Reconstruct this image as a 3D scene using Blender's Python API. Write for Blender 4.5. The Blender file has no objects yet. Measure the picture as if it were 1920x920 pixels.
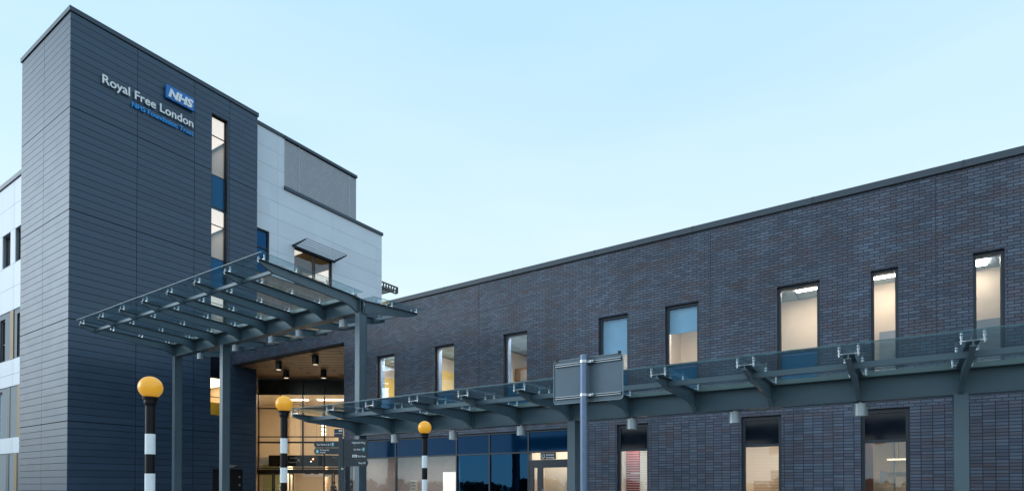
import bpy, math, random
from mathutils import Vector, Matrix
random.seed(7)
S = bpy.context.scene
COL = S.collection
R = math.radians

# ------------------------------------------------------------------ camera
EYE = 1.6
FH = Vector((-.5568, .8307, 0)).normalized()          # horizontal view direction
RH = Vector((FH.y, -FH.x, 0))                          # to the right of the view
TH = R(0.6)
fw = FH * math.cos(TH) + Vector((0, 0, 1)) * math.sin(TH)
up = Vector((0, 0, 1)) * math.cos(TH) - FH * math.sin(TH)
cd = bpy.data.cameras.new('camera')
cam = bpy.data.objects.new('camera', cd); COL.objects.link(cam)
m = Matrix((RH, up, -fw)).transposed().to_4x4(); m.translation = (0, 0, EYE)
cam.matrix_world = m
cd.sensor_width = 36; cd.lens = 36 * 1108.6 / 1920
cd.shift_y = (898.4 - 460) / 1920
cd.clip_start = .05; cd.clip_end = 3000
S.camera = cam

# ------------------------------------------------------------------ world, sun, exposure
SUN_EL, SUN_AZ = R(16), R(235)       # direction the light comes from, azimuth clockwise from +Y
w = bpy.data.worlds.new("World"); S.world = w; w.use_nodes = True
nt = w.node_tree; bg = nt.nodes['Background']
sky = nt.nodes.new('ShaderNodeTexSky'); sky.sky_type = 'NISHITA'; sky.sun_disc = False
sky.sun_elevation = SUN_EL; sky.sun_rotation = SUN_AZ
sky.air_density = 1.0; sky.dust_density = .1; sky.ozone_density = 1.6; sky.altitude = 0
pale = nt.nodes.new('ShaderNodeMix'); pale.data_type = 'RGBA'
pale.inputs[0].default_value = .86
# thin even high cloud of a dusk sky: whiter towards the horizon, bluer overhead, faint streaks
stc = nt.nodes.new('ShaderNodeTexCoord'); ssp = nt.nodes.new('ShaderNodeSeparateXYZ'); nt.links.new(stc.outputs['Generated'], ssp.inputs[0])
smp = nt.nodes.new('ShaderNodeMapping'); smp.inputs['Scale'].default_value = (1, 1, 5); nt.links.new(stc.outputs['Generated'], smp.inputs[0])
snz = nt.nodes.new('ShaderNodeTexNoise'); snz.inputs['Scale'].default_value = 2.2; snz.inputs['Detail'].default_value = 6; nt.links.new(smp.outputs[0], snz.inputs[0])
sma = nt.nodes.new('ShaderNodeMath'); sma.operation = 'MULTIPLY_ADD'; sma.inputs[1].default_value = -.24; nt.links.new(snz.outputs['Fac'], sma.inputs[0]); nt.links.new(ssp.outputs[2], sma.inputs[2])
smr = nt.nodes.new('ShaderNodeMapRange'); smr.inputs[1].default_value = -.02; smr.inputs[2].default_value = .52; nt.links.new(sma.outputs[0], smr.inputs[0])
smx = nt.nodes.new('ShaderNodeMix'); smx.data_type = 'RGBA'; nt.links.new(smr.outputs[0], smx.inputs[0])
smx.inputs[6].default_value = (5.3, 6.05, 6.3, 1); smx.inputs[7].default_value = (3.15, 4.8, 6.1, 1)
nt.links.new(smx.outputs[2], pale.inputs[7])
nt.links.new(sky.outputs[0], pale.inputs[6])
nt.links.new(pale.outputs[2], bg.inputs[0])
bg.inputs[1].default_value = .15
sl = bpy.data.lights.new('sun', 'SUN'); sl.energy = .8; sl.angle = R(25); sl.color = (.86, .94, 1)
so = bpy.data.objects.new('sun', sl); COL.objects.link(so)
sd = Vector((math.sin(SUN_AZ) * math.cos(SUN_EL), math.cos(SUN_AZ) * math.cos(SUN_EL), math.sin(SUN_EL)))
so.rotation_euler = sd.to_track_quat('Z', 'Y').to_euler(); so.location = (-30, -30, 40)
vs = S.view_settings
vs.view_transform = 'Standard'; vs.look = 'None'; vs.gamma = 1; vs.exposure = 0.35; vs.use_curve_mapping = False
S.cycles.use_denoising = True
S.cycles.max_bounces = 10; S.cycles.transparent_max_bounces = 24
S.cycles.caustics_reflective = False; S.cycles.caustics_refractive = False
S.cycles.sample_clamp_indirect = 6

# ------------------------------------------------------------------ materials
MATS = {}
def nmat(name):
    mt = bpy.data.materials.new(name); mt.use_nodes = True
    return mt, mt.node_tree, mt.node_tree.nodes['Principled BSDF']
def mat(name, col, rough=.5, metal=0, var=.06, scale=3.0, island=0, bump=0, spec=.5, coat=0):
    if name in MATS: return MATS[name]
    mt, t, b = nmat(name)
    b.inputs['Roughness'].default_value = rough
    b.inputs['Metallic'].default_value = metal
    b.inputs['Specular IOR Level'].default_value = spec
    if coat: b.inputs['Coat Weight'].default_value = coat; b.inputs['Coat Roughness'].default_value = .15
    tc = t.nodes.new('ShaderNodeTexCoord'); nz = t.nodes.new('ShaderNodeTexNoise')
    nz.inputs['Scale'].default_value = scale; nz.inputs['Detail'].default_value = 5
    t.links.new(tc.outputs['Object'], nz.inputs['Vector'])
    mr = t.nodes.new('ShaderNodeMapRange')
    mr.inputs[1].default_value = .3; mr.inputs[2].default_value = .7
    mr.inputs[3].default_value = 1 - var; mr.inputs[4].default_value = 1 + var
    t.links.new(nz.outputs['Fac'], mr.inputs[0])
    val = mr.outputs[0]
    if island:
        g = t.nodes.new('ShaderNodeNewGeometry'); m2 = t.nodes.new('ShaderNodeMapRange')
        m2.inputs[3].default_value = 1 - island; m2.inputs[4].default_value = 1 + island
        t.links.new(g.outputs['Random Per Island'], m2.inputs[0])
        mu = t.nodes.new('ShaderNodeMath'); mu.operation = 'MULTIPLY'
        t.links.new(val, mu.inputs[0]); t.links.new(m2.outputs[0], mu.inputs[1]); val = mu.outputs[0]
    vm = t.nodes.new('ShaderNodeVectorMath'); vm.operation = 'SCALE'
    vm.inputs[0].default_value = col; t.links.new(val, vm.inputs['Scale'])
    t.links.new(vm.outputs[0], b.inputs['Base Color'])
    rr = t.nodes.new('ShaderNodeMapRange')
    rr.inputs[3].default_value = max(.02, rough - .07); rr.inputs[4].default_value = min(1, rough + .07)
    t.links.new(nz.outputs['Fac'], rr.inputs[0]); t.links.new(rr.outputs[0], b.inputs['Roughness'])
    if bump:
        n2 = t.nodes.new('ShaderNodeTexNoise'); n2.inputs['Scale'].default_value = scale * 12
        t.links.new(tc.outputs['Object'], n2.inputs['Vector'])
        bp = t.nodes.new('ShaderNodeBump'); bp.inputs['Strength'].default_value = bump; bp.inputs['Distance'].default_value = .01
        t.links.new(n2.outputs['Fac'], bp.inputs['Height']); t.links.new(bp.outputs[0], b.inputs['Normal'])
    MATS[name] = mt; return mt
def emit(name, col, st):
    if name in MATS: return MATS[name]
    mt, t, b = nmat(name)
    b.inputs['Base Color'].default_value = (*col, 1)
    b.inputs['Emission Color'].default_value = (*col, 1); b.inputs['Emission Strength'].default_value = st
    MATS[name] = mt; return mt
def glass(name, tint=(.92, .97, .97), ior=1.5, refl=(1, 1, 1), rough=0.0, boost=0.0, dirt=0.0):
    if name in MATS: return MATS[name]
    mt, t, b = nmat(name); t.nodes.remove(b)
    out = t.nodes['Material Output']
    tr = t.nodes.new('ShaderNodeBsdfTransparent'); tr.inputs[0].default_value = (*tint, 1)
    gl = t.nodes.new('ShaderNodeBsdfGlossy'); gl.inputs[0].default_value = (*refl, 1); gl.inputs['Roughness'].default_value = rough
    lw = t.nodes.new('ShaderNodeLayerWeight'); lw.inputs['Blend'].default_value = .5   # same from either side
    f0 = ((ior - 1) / (ior + 1)) ** 2
    pw = t.nodes.new('ShaderNodeMath'); pw.operation = 'POWER'; pw.inputs[1].default_value = 5; t.links.new(lw.outputs['Facing'], pw.inputs[0])
    fr = t.nodes.new('ShaderNodeMath'); fr.operation = 'MULTIPLY_ADD'; fr.inputs[1].default_value = 1 - f0; fr.inputs[2].default_value = f0
    t.links.new(pw.outputs[0], fr.inputs[0])
    # very slight waviness of rolled glass
    tc = t.nodes.new('ShaderNodeTexCoord'); nz = t.nodes.new('ShaderNodeTexNoise'); nz.inputs['Scale'].default_value = 1.3
    bp = t.nodes.new('ShaderNodeBump'); bp.inputs['Strength'].default_value = .04; bp.inputs['Distance'].default_value = .04
    t.links.new(tc.outputs['Object'], nz.inputs['Vector']); t.links.new(nz.outputs['Fac'], bp.inputs['Height'])
    t.links.new(bp.outputs[0], gl.inputs['Normal'])
    ad = t.nodes.new('ShaderNodeMath'); ad.operation = 'ADD'; ad.use_clamp = True; ad.inputs[1].default_value = boost
    t.links.new(fr.outputs[0], ad.inputs[0])
    mx = t.nodes.new('ShaderNodeMixShader')
    t.links.new(ad.outputs[0], mx.inputs[0]); t.links.new(tr.outputs[0], mx.inputs[1]); t.links.new(gl.outputs[0], mx.inputs[2])
    last = mx
    if dirt:      # thin film of dust and dried rain
        df = t.nodes.new('ShaderNodeBsdfDiffuse'); df.inputs[0].default_value = (.42, .46, .46, 1)
        n2 = t.nodes.new('ShaderNodeTexNoise'); n2.inputs['Scale'].default_value = 2.6; n2.inputs['Detail'].default_value = 7; n2.inputs['Roughness'].default_value = .7
        t.links.new(tc.outputs['Object'], n2.inputs['Vector'])
        r2 = t.nodes.new('ShaderNodeMapRange'); r2.inputs[1].default_value = .40; r2.inputs[2].default_value = .75; r2.inputs[3].default_value = .02; r2.inputs[4].default_value = dirt * 2
        t.links.new(n2.outputs['Fac'], r2.inputs[0])
        last = t.nodes.new('ShaderNodeMixShader'); t.links.new(r2.outputs[0], last.inputs[0]); t.links.new(mx.outputs[0], last.inputs[1]); t.links.new(df.outputs[0], last.inputs[2])
    t.links.new(last.outputs[0], out.inputs[0])
    MATS[name] = mt; return mt
def tiles(name, c, line, sz=.6):
    mt, t, b = nmat(name); tc = t.nodes.new('ShaderNodeTexCoord'); bt = t.nodes.new('ShaderNodeTexBrick'); t.links.new(tc.outputs['Object'], bt.inputs[0])
    bt.offset = 0; bt.inputs['Scale'].default_value = 1; bt.inputs['Brick Width'].default_value = sz; bt.inputs['Row Height'].default_value = sz; bt.inputs['Mortar Size'].default_value = .014
    bt.inputs['Color1'].default_value = (*c, 1); bt.inputs['Color2'].default_value = tuple(x * .93 for x in c) + (1,); bt.inputs['Mortar'].default_value = (*line, 1)
    t.links.new(bt.outputs[0], b.inputs['Base Color']); b.inputs['Roughness'].default_value = .9; return mt
def brick(name, stack=False, c1=(.098, .130, .188), c2=(.045, .060, .096), red=(.092, .062, .072), mortar=(.009, .013, .024)):
    mt, t, b = nmat(name)
    tc = t.nodes.new('ShaderNodeTexCoord'); sp = t.nodes.new('ShaderNodeSeparateXYZ'); t.links.new(tc.outputs['Object'], sp.inputs[0])
    g = t.nodes.new('ShaderNodeNewGeometry'); sn = t.nodes.new('ShaderNodeSeparateXYZ'); t.links.new(g.outputs['True Normal'], sn.inputs[0])
    ab = t.nodes.new('ShaderNodeMath'); ab.operation = 'ABSOLUTE'; t.links.new(sn.outputs[0], ab.inputs[0])
    gt = t.nodes.new('ShaderNodeMath'); gt.operation = 'GREATER_THAN'; gt.inputs[1].default_value = .5; t.links.new(ab.outputs[0], gt.inputs[0])
    mh = t.nodes.new('ShaderNodeMix'); t.links.new(gt.outputs[0], mh.inputs[0]); t.links.new(sp.outputs[0], mh.inputs[2]); t.links.new(sp.outputs[1], mh.inputs[3])
    cb = t.nodes.new('ShaderNodeCombineXYZ'); t.links.new(mh.outputs[0], cb.inputs[0]); t.links.new(sp.outputs[2], cb.inputs[1])
    bt = t.nodes.new('ShaderNodeTexBrick'); t.links.new(cb.outputs[0], bt.inputs['Vector'])
    bt.offset = 0 if stack else .5; bt.offset_frequency = 2; bt.squash = 1
    bt.inputs['Scale'].default_value = 1; bt.inputs['Brick Width'].default_value = .225; bt.inputs['Row Height'].default_value = .075
    bt.inputs['Mortar Size'].default_value = .009; bt.inputs['Mortar Smooth'].default_value = .25; bt.inputs['Bias'].default_value = -.1
    bt.inputs['Color1'].default_value = (*c1, 1); bt.inputs['Color2'].default_value = (*c2, 1); bt.inputs['Mortar'].default_value = (*mortar, 1)
    # clusters of browner and redder bricks: noise sampled per brick cell
    sx = t.nodes.new('ShaderNodeVectorMath'); sx.operation = 'SNAP'; sx.inputs[1].default_value = (.225, .075, 1); t.links.new(cb.outputs[0], sx.inputs[0])
    mp = t.nodes.new('ShaderNodeMapping'); mp.inputs['Scale'].default_value = (.8, 2.0, 1); t.links.new(sx.outputs[0], mp.inputs[0])
    nz = t.nodes.new('ShaderNodeTexNoise'); nz.inputs['Scale'].default_value = 1.4; nz.inputs['Detail'].default_value = 6; nz.inputs['Roughness'].default_value = .75
    t.links.new(mp.outputs[0], nz.inputs['Vector'])
    cr = t.nodes.new('ShaderNodeMapRange'); cr.inputs[1].default_value = .46; cr.inputs[2].default_value = .66; cr.inputs[4].default_value = .85
    t.links.new(nz.outputs['Fac'], cr.inputs[0])
    nf = t.nodes.new('ShaderNodeMath'); nf.operation = 'SUBTRACT'; nf.inputs[0].default_value = 1; t.links.new(bt.outputs['Fac'], nf.inputs[1])
    mf = t.nodes.new('ShaderNodeMath'); mf.operation = 'MULTIPLY'; t.links.new(cr.outputs[0], mf.inputs[0]); t.links.new(nf.outputs[0], mf.inputs[1])
    mx = t.nodes.new('ShaderNodeMix'); mx.data_type = 'RGBA'
    t.links.new(mf.outputs[0], mx.inputs[0]); t.links.new(bt.outputs['Color'], mx.inputs[6]); mx.inputs[7].default_value = (*red, 1)
    # broad weathering
    n3 = t.nodes.new('ShaderNodeTexNoise'); n3.inputs['Scale'].default_value = .45; n3.inputs['Detail'].default_value = 4
    t.links.new(tc.outputs['Object'], n3.inputs['Vector'])
    m3 = t.nodes.new('ShaderNodeMapRange'); m3.inputs[1].default_value = .3; m3.inputs[2].default_value = .7; m3.inputs[3].default_value = .82; m3.inputs[4].default_value = 1.18
    t.links.new(n3.outputs['Fac'], m3.inputs[0])
    mps = t.nodes.new('ShaderNodeMapping'); mps.inputs['Scale'].default_value = (1.6, 1.6, .12); t.links.new(tc.outputs['Object'], mps.inputs[0])
    n4 = t.nodes.new('ShaderNodeTexNoise'); n4.inputs['Scale'].default_value = 1.5; n4.inputs['Detail'].default_value = 5; t.links.new(mps.outputs[0], n4.inputs['Vector'])
    m4 = t.nodes.new('ShaderNodeMapRange'); m4.inputs[1].default_value = .35; m4.inputs[2].default_value = .7; m4.inputs[3].default_value = .88; m4.inputs[4].default_value = 1.14; t.links.new(n4.outputs['Fac'], m4.inputs[0])
    m5 = t.nodes.new('ShaderNodeMath'); m5.operation = 'MULTIPLY'; t.links.new(m3.outputs[0], m5.inputs[0]); t.links.new(m4.outputs[0], m5.inputs[1])
    vm = t.nodes.new('ShaderNodeVectorMath'); vm.operation = 'SCALE'; t.links.new(mx.outputs[2], vm.inputs[0]); t.links.new(m5.outputs[0], vm.inputs['Scale'])
    t.links.new(vm.outputs[0], b.inputs['Base Color'])
    b.inputs['Roughness'].default_value = .52
    bp = t.nodes.new('ShaderNodeBump'); bp.inputs['Strength'].default_value = .6; bp.inputs['Distance'].default_value = .012
    t.links.new(nf.outputs[0], bp.inputs['Height']); t.links.new(bp.outputs[0], b.inputs['Normal'])
    return mt
def timber(name):
    mt, t, b = nmat(name)
    g = t.nodes.new('ShaderNodeNewGeometry')
    mp = t.nodes.new('ShaderNodeMapping'); mp.inputs['Rotation'].default_value = (0, 0, -math.atan2(RH.y, RH.x)); t.links.new(g.outputs['Position'], mp.inputs[0])
    bt = t.nodes.new('ShaderNodeTexBrick'); t.links.new(mp.outputs[0], bt.inputs[0])
    bt.inputs['Scale'].default_value = 1; bt.inputs['Brick Width'].default_value = 3.1; bt.inputs['Row Height'].default_value = .60
    bt.inputs['Mortar Size'].default_value = .07; bt.inputs['Mortar Smooth'].default_value = .2
    bt.inputs['Color1'].default_value = (.30, .17, .08, 1); bt.inputs['Color2'].default_value = (.23, .125, .058, 1); bt.inputs['Mortar'].default_value = (.05, .028, .016, 1)
    m2 = t.nodes.new('ShaderNodeMapping'); m2.inputs['Scale'].default_value = (.7, 14, 1); t.links.new(mp.outputs[0], m2.inputs[0])
    nz = t.nodes.new('ShaderNodeTexNoise'); nz.inputs['Scale'].default_value = 2; nz.inputs['Detail'].default_value = 5; t.links.new(m2.outputs[0], nz.inputs[0])
    mr = t.nodes.new('ShaderNodeMapRange'); mr.inputs[3].default_value = .7; mr.inputs[4].default_value = 1.3; t.links.new(nz.outputs['Fac'], mr.inputs[0])
    vm = t.nodes.new('ShaderNodeVectorMath'); vm.operation = 'SCALE'; t.links.new(bt.outputs[0], vm.inputs[0]); t.links.new(mr.outputs[0], vm.inputs['Scale'])
    t.links.new(vm.outputs[0], b.inputs['Base Color']); b.inputs['Roughness'].default_value = .45
    return mt

SLATE = mat('slate_cladding', (.034, .061, .104), .40, island=.10, var=.05, scale=1.2, spec=.6)
SLATE.node_tree.nodes['Principled BSDF'].inputs['Specular Tint'].default_value = (.78, .90, 1, 1)
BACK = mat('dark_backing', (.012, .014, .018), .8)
COPE = mat('coping_metal', (.045, .065, .09), .4, .3)
WHITEP = mat('white_cladding', (.68, .74, .83), .38, island=.035, var=.03, scale=.8)
JOINT = mat('joint_grey', (.26, .29, .32), .7)
GREYP = mat('grey_blue_panel', (.058, .088, .14), .45)
OCHRE = mat('ochre_panel', (.27, .155, .035), .5)
TEAL = mat('teal_panel', (.0, .055, .07), .45)
BRICK = brick('blue_brick')
BRICKS = brick('blue_brick_stacked', True)
REDBR = brick('brown_brick', False, (.46, .33, .28), (.36, .24, .20), (.42, .26, .21), (.24, .19, .17))
FRAME = mat('dark_window_frame', (.034, .044, .058), .4, .2)
REVEAL = mat('reveal_metal', (.02, .024, .03), .5)
STEEL = mat('grey_green_steel', (.100, .146, .176), .42, .15, var=.07, scale=1.6, bump=.03)
STEELD = STEEL
INOX = mat('stainless_steel', (.52, .55, .58), .32, 1.0)
ALU = mat('silver_grey_metal', (.42, .46, .50), .38, .6)
GALV = mat('galvanised_post', (.17, .23, .34), .42, .45, var=.10, scale=14, bump=.05)
SIGNB = mat('sign_back_grey', (.105, .155, .20), .45, .15, var=.08, scale=2.5)
WIN = glass('window_glass', (.92, .96, 1.0), 1.8, (.62, .84, 1), boost=.03)
TINT = glass('tinted_blue_glass', (.08, .22, .42), 1.6, (.10, .42, .95), boost=.07)
DIMG = glass('lobby_glass', (.90, .93, .92), 1.45, (.6, .7, .8))
CAN = glass('canopy_glass', (.78, .91, .94), 1.5, (.80, .96, 1), boost=.03, dirt=.10)
EDGE = mat('glass_edge', (.07, .17, .19), .35)
SPAN = mat('blue_spandrel', (.020, .090, .155), .12, spec=.8, var=.03)
BSPAN = mat('dark_blue_spandrel', (.002, .020, .055), .06, spec=.6, var=.02)
for m_ in (SPAN, BSPAN): m_.node_tree.nodes['Principled BSDF'].inputs['Specular Tint'].default_value = (.12, .42, 1, 1)
DSPAN = mat('dark_spandrel', (.006, .010, .018), .10, spec=.35)
WOOD = timber('timber_soffit')
BRONZE = mat('bronze_panel', (.24, .145, .065), .4, .3, island=.1)
BLACK = mat('black_metal', (.012, .012, .014), .35)
POLEB = mat('black_pole_paint', (.004, .004, .007), .45, spec=.25)
POLEW = mat('white_pole_paint', (.88, .90, .93), .35, var=.04, scale=12)
AMBER = mat('amber_globe', (.92, .42, .02), .34, var=.06, scale=9, coat=.35)
CREAM = mat('cream_wall', (.72, .62, .49), .8, var=.03)
PALEW = mat('pale_wall', (.72, .70, .66), .8, var=.03)
YELW = mat('yellow_wall', (.85, .66, .22), .8, var=.03)
CEIL = tiles('ceiling_tiles', (.34, .44, .50), (.14, .18, .2))  # blue cast of the tiles stands in for sky reflected in the panes
FLOORM = mat('vinyl_floor', (.30, .28, .26), .4)
BLUEJ = mat('pale_blue_jamb', (.16, .26, .42), .6)
LAMPW = emit('lit_ceiling_panel', (1, .86, .72), 26)
LAMPT = emit('ceiling_fill_glow', (1, .90, .78), .7)  # whole-ceiling glow added to brighten rooms with no lamp in view
LAMPL = emit('lit_lobby_panel', (1, .82, .60), 13)
LAMPM = emit('bright_lobby_panel', (1, .84, .66), 26)
LAMPD = emit('dim_ceiling_panel', (1, .85, .68), 9)
LAMPS = emit('lit_lamp_face', (1, .82, .55), .6)
ab = AMBER.node_tree.nodes['Principled BSDF']; ab.inputs['Emission Color'].default_value = (1, .42, .03, 1); ab.inputs['Emission Strength'].default_value = .22   # lamp glowing in the globe
WHITEL = mat('white_letter', (.86, .88, .90), .4)
BLUEL = mat('blue_letter', (.01, .34, .85), .35)
NHSB = mat('logo_blue', (.005, .17, .55), .3)
SIGND = mat('dark_sign_face', (.030, .042, .055), .4)
TEALS = mat('teal_sign_patch', (.02, .36, .40), .5)
REDP = mat('red_panel', (.15, .035, .035), .6)
BROWN = mat('brown_door', (.20, .075, .05), .5)
GREYF = mat('grey_board', (.26, .29, .34), .7)

# ------------------------------------------------------------------ mesh builder
ORG = {}
class MB:
    def __init__(s, T=None): s.v = []; s.f = []; s.m = []; s.T = T; s.smooth = []
    def pt(s, p):
        s.v.append(s.T(*p) if s.T else Vector(p)); return len(s.v) - 1
    def face(s, pts, mi=0, sm=False):
        s.f.append([s.pt(p) for p in pts]); s.m.append(mi); s.smooth.append(sm)
    def box(s, x0, x1, y0, y1, z0, z1, mi=0):
        i = [s.pt(p) for p in ((x0, y0, z0), (x1, y0, z0), (x1, y1, z0), (x0, y1, z0), (x0, y0, z1), (x1, y0, z1), (x1, y1, z1), (x0, y1, z1))]
        for q in ((0, 3, 2, 1), (4, 5, 6, 7), (0, 1, 5, 4), (1, 2, 6, 5), (2, 3, 7, 6), (3, 0, 4, 7)):
            s.f.append([i[k] for k in q]); s.m.append(mi); s.smooth.append(False)
    def prism(s, poly, axis, a, b, mi=0):
        # poly in the plane across axis; axis 0: (y,z), 1: (x,z), 2: (x,y)
        def P(p, c): return (c, p[0], p[1]) if axis == 0 else ((p[0], c, p[1]) if axis == 1 else (p[0], p[1], c))
        A = [s.pt(P(p, a)) for p in poly]; B = [s.pt(P(p, b)) for p in poly]
        n = len(poly)
        s.f += [A[::-1], B]; s.m += [mi, mi]; s.smooth += [False, False]
        for k in range(n):
            s.f.append([A[k], A[(k + 1) % n], B[(k + 1) % n], B[k]]); s.m.append(mi); s.smooth.append(False)
    def tube(s, p, q, r, n=16, r2=None, mi=0, caps=True):
        p, q = Vector(p), Vector(q); d = (q - p).normalized(); r2 = r if r2 is None else r2
        u = d.orthogonal().normalized(); v = d.cross(u)
        A = []; B = []
        for k in range(n):
            c = u * math.cos(2 * math.pi * k / n) + v * math.sin(2 * math.pi * k / n)
            A.append(s.pt(p + c * r)); B.append(s.pt(q + c * r2))
        for k in range(n):
            s.f.append([A[k], A[(k + 1) % n], B[(k + 1) % n], B[k]]); s.m.append(mi); s.smooth.append(True)
        if caps:      # caps keep their own vertices so the rim stays crisp
            A2 = []; B2 = []
            for k in range(n):
                c = u * math.cos(2 * math.pi * k / n) + v * math.sin(2 * math.pi * k / n)
                A2.append(s.pt(p + c * r)); B2.append(s.pt(q + c * r2))
            s.f += [A2[::-1], B2]; s.m += [mi, mi]; s.smooth += [False, False]
    def sphere(s, c, r, n=32, mi=0, sz=1):
        c = Vector(c); rings = []
        for j in range(1, n // 2):
            a = math.pi * j / (n // 2)
            rings.append([s.pt(c + Vector((r * math.sin(a) * math.cos(2 * math.pi * k / n), r * math.sin(a) * math.sin(2 * math.pi * k / n), r * sz * math.cos(a)))) for k in range(n)])
        t = s.pt(c + Vector((0, 0, r * sz))); b = s.pt(c - Vector((0, 0, r * sz)))
        for k in range(n):
            s.f.append([t, rings[0][k], rings[0][(k + 1) % n]]); s.f.append([b, rings[-1][(k + 1) % n], rings[-1][k]])
            s.m += [mi, mi]; s.smooth += [True, True]
        for a, bb in zip(rings, rings[1:]):
            for k in range(n):
                s.f.append([a[k], bb[k], bb[(k + 1) % n], a[(k + 1) % n]]); s.m.append(mi); s.smooth.append(True)
    def mesh(s, name, mats, org=(0, 0, 0)):
        me = bpy.data.meshes.new(name)
        o = Vector(org)
        me.from_pydata([tuple(Vector(v) - o) for v in s.v], [], s.f)
        for mm in (mats if isinstance(mats, (list, tuple)) else [mats]): me.materials.append(mm)
        for p, mi, sm in zip(me.polygons, s.m, s.smooth): p.material_index = mi; p.use_smooth = sm
        me.validate(); me.update()
        return me
    def build(s, name, mats, parent=None, org=None, bevel=0):
        if org is None: org = ORG.get(parent.name, Vector((0, 0, 0))) if parent else Vector((0, 0, 0))
        o = inst(s.mesh(name, mats, org), name, parent, org)
        if bevel:
            b = o.modifiers.new('bevel', 'BEVEL'); b.width = bevel; b.segments = 2; b.limit_method = 'ANGLE'; b.angle_limit = R(40)
        return o
def inst(me, name, parent, org):
    o = bpy.data.objects.new(name, me); COL.objects.link(o); org = Vector(org)
    if parent:
        o.parent = parent; o.location = org - ORG.get(parent.name, Vector((0, 0, 0)))
    else: o.location = org
    ORG[o.name] = org
    return o
def tag(o, label=None, cat=None, group=None, kind=None):
    if label: o['label'] = label
    if cat: o['category'] = cat
    if group: o['group'] = group
    if kind: o['kind'] = kind
    return o
def thing(name, label, cat, loc, group=None):
    o = bpy.data.objects.new(name, None); COL.objects.link(o); o.location = loc; o.empty_display_size = .3
    ORG[o.name] = Vector(loc)
    return tag(o, label, cat, group)
def kids(o): return [c for c in bpy.data.objects if c.parent == o]
def copy_tree(o, parent=None):
    c = o.copy(); COL.objects.link(c); c.parent = parent
    for k in kids(o): copy_tree(k, c)
    return c
def text_mb(mb, body, T, width=None, height=None, size=1.0, depth=.02, bold=0.0, shear=0.0, mi=0, cap='H'):
    """adds extruded text; T maps (x, y, depth) to a point; width = full width, height = cap height"""
    def mk(bd):
        cu = bpy.data.curves.new('txt', 'FONT'); cu.body = bd; cu.size = 1; cu.extrude = .5; cu.offset = bold; cu.shear = shear; cu.resolution_u = 3
        ob = bpy.data.objects.new('txt', cu); COL.objects.link(ob)
        dg = bpy.context.evaluated_depsgraph_get(); me = ob.evaluated_get(dg).to_mesh()
        vv = [v.co.copy() for v in me.vertices]; ff = [list(p.vertices) for p in me.polygons]
        ob.evaluated_get(dg).to_mesh_clear(); bpy.data.objects.remove(ob); bpy.data.curves.remove(cu)
        return vv, ff
    hv, _ = mk(cap); ch = max(v.y for v in hv) - min(v.y for v in hv)
    vv, ff = mk(body)
    x0 = min(v.x for v in vv); x1 = max(v.x for v in vv)
    sy = height / ch; sx = (width / (x1 - x0)) if width else sy
    base = len(mb.v)
    for v in vv: mb.v.append(Vector(T((v.x - x0) * sx, (v.y) * sy, (v.z + .5) * depth)))
    for f in ff: mb.f.append([base + k for k in f]); mb.m.append(mi); mb.smooth.append(False)

# frames: 'E' face looks to +X (coords y, z, out), 'S' face looks to -Y (coords x, z, out)
def FE(X0): return lambda a, z, d: Vector((X0 + d, a, z))
def FS(Y0): return lambda a, z, d: Vector((a, Y0 - d, z))
def FD(p, a): return p
def holes_boxes(mb, a0, a1, z0, z1, holes, d0, d1, mi=0):
    cuts = sorted(set([a0, a1] + [h[0] for h in holes if a0 < h[0] < a1] + [h[1] for h in holes if a0 < h[1] < a1]))
    for l, r in zip(cuts, cuts[1:]):
        mid = (l + r) / 2; hs = sorted([(h[2], h[3]) for h in holes if h[0] < mid < h[1] and h[3] > z0 and h[2] < z1])
        z = z0
        for b, t in hs:
            if b > z: mb.box(l, r, z, b, d0, d1, mi)
            z = max(z, t)
        if z < z1: mb.box(l, r, z, z1, d0, d1, mi)
def clad(mb, a0, a1, rows, joints, holes, d0, d1, gap):
    js = [a0] + sorted(j for j in joints if a0 < j < a1) + [a1]
    for (zb, zt) in rows:
        for l, r in zip(js, js[1:]):
            holes_boxes(mb, l + gap * .35, r - gap * .35, zb + gap / 2, zt - gap / 2, holes, d0, d1)
def win_part(parent, T, a0, a1, z0, z1, fw=.07, transoms=(), mullions=(), glassm=WIN, panes=None, depth=.07, back=.06, name='window', frame=FRAME):
    """frame mesh + one pane per cell. panes: dict cell index -> material"""
    mb = MB(T)
    mb.box(a0, a0 + fw, z0, z1, -depth, 0); mb.box(a1 - fw, a1, z0, z1, -depth, 0)
    mb.box(a0 + fw, a1 - fw, z1 - fw, z1, -depth, 0); mb.box(a0 + fw, a1 - fw, z0, z0 + fw, -depth, 0)
    for z in transoms: mb.box(a0 + fw, a1 - fw, z - fw * .4, z + fw * .4, -depth, -.003)
    zc = [z0 + fw] + sorted(transoms) + [z1 - fw]
    for a in mullions: mb.box(a - fw * .4, a + fw * .4, z0 + fw, z1 - fw, -depth, -.006)
    w = mb.build(name, frame, parent)
    ac = [a0 + fw] + sorted(mullions) + [a1 - fw]
    i = 0
    for zl, zh in zip(zc, zc[1:]):
        for al, ah in zip(ac, ac[1:]):
            g = MB(T); mm = (panes or {}).get(i, glassm)
            if mm in (WIN, TINT, DIMG): g.face([(al, zl, -back), (ah, zl, -back), (ah, zh, -back), (al, zh, -back)])
            else: g.box(al, ah, zl, zh, -back, -back + .02)
            g.build('pane' if mm in (WIN, TINT, DIMG) else 'spandrel_panel', mm, w); i += 1
    return w
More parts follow.
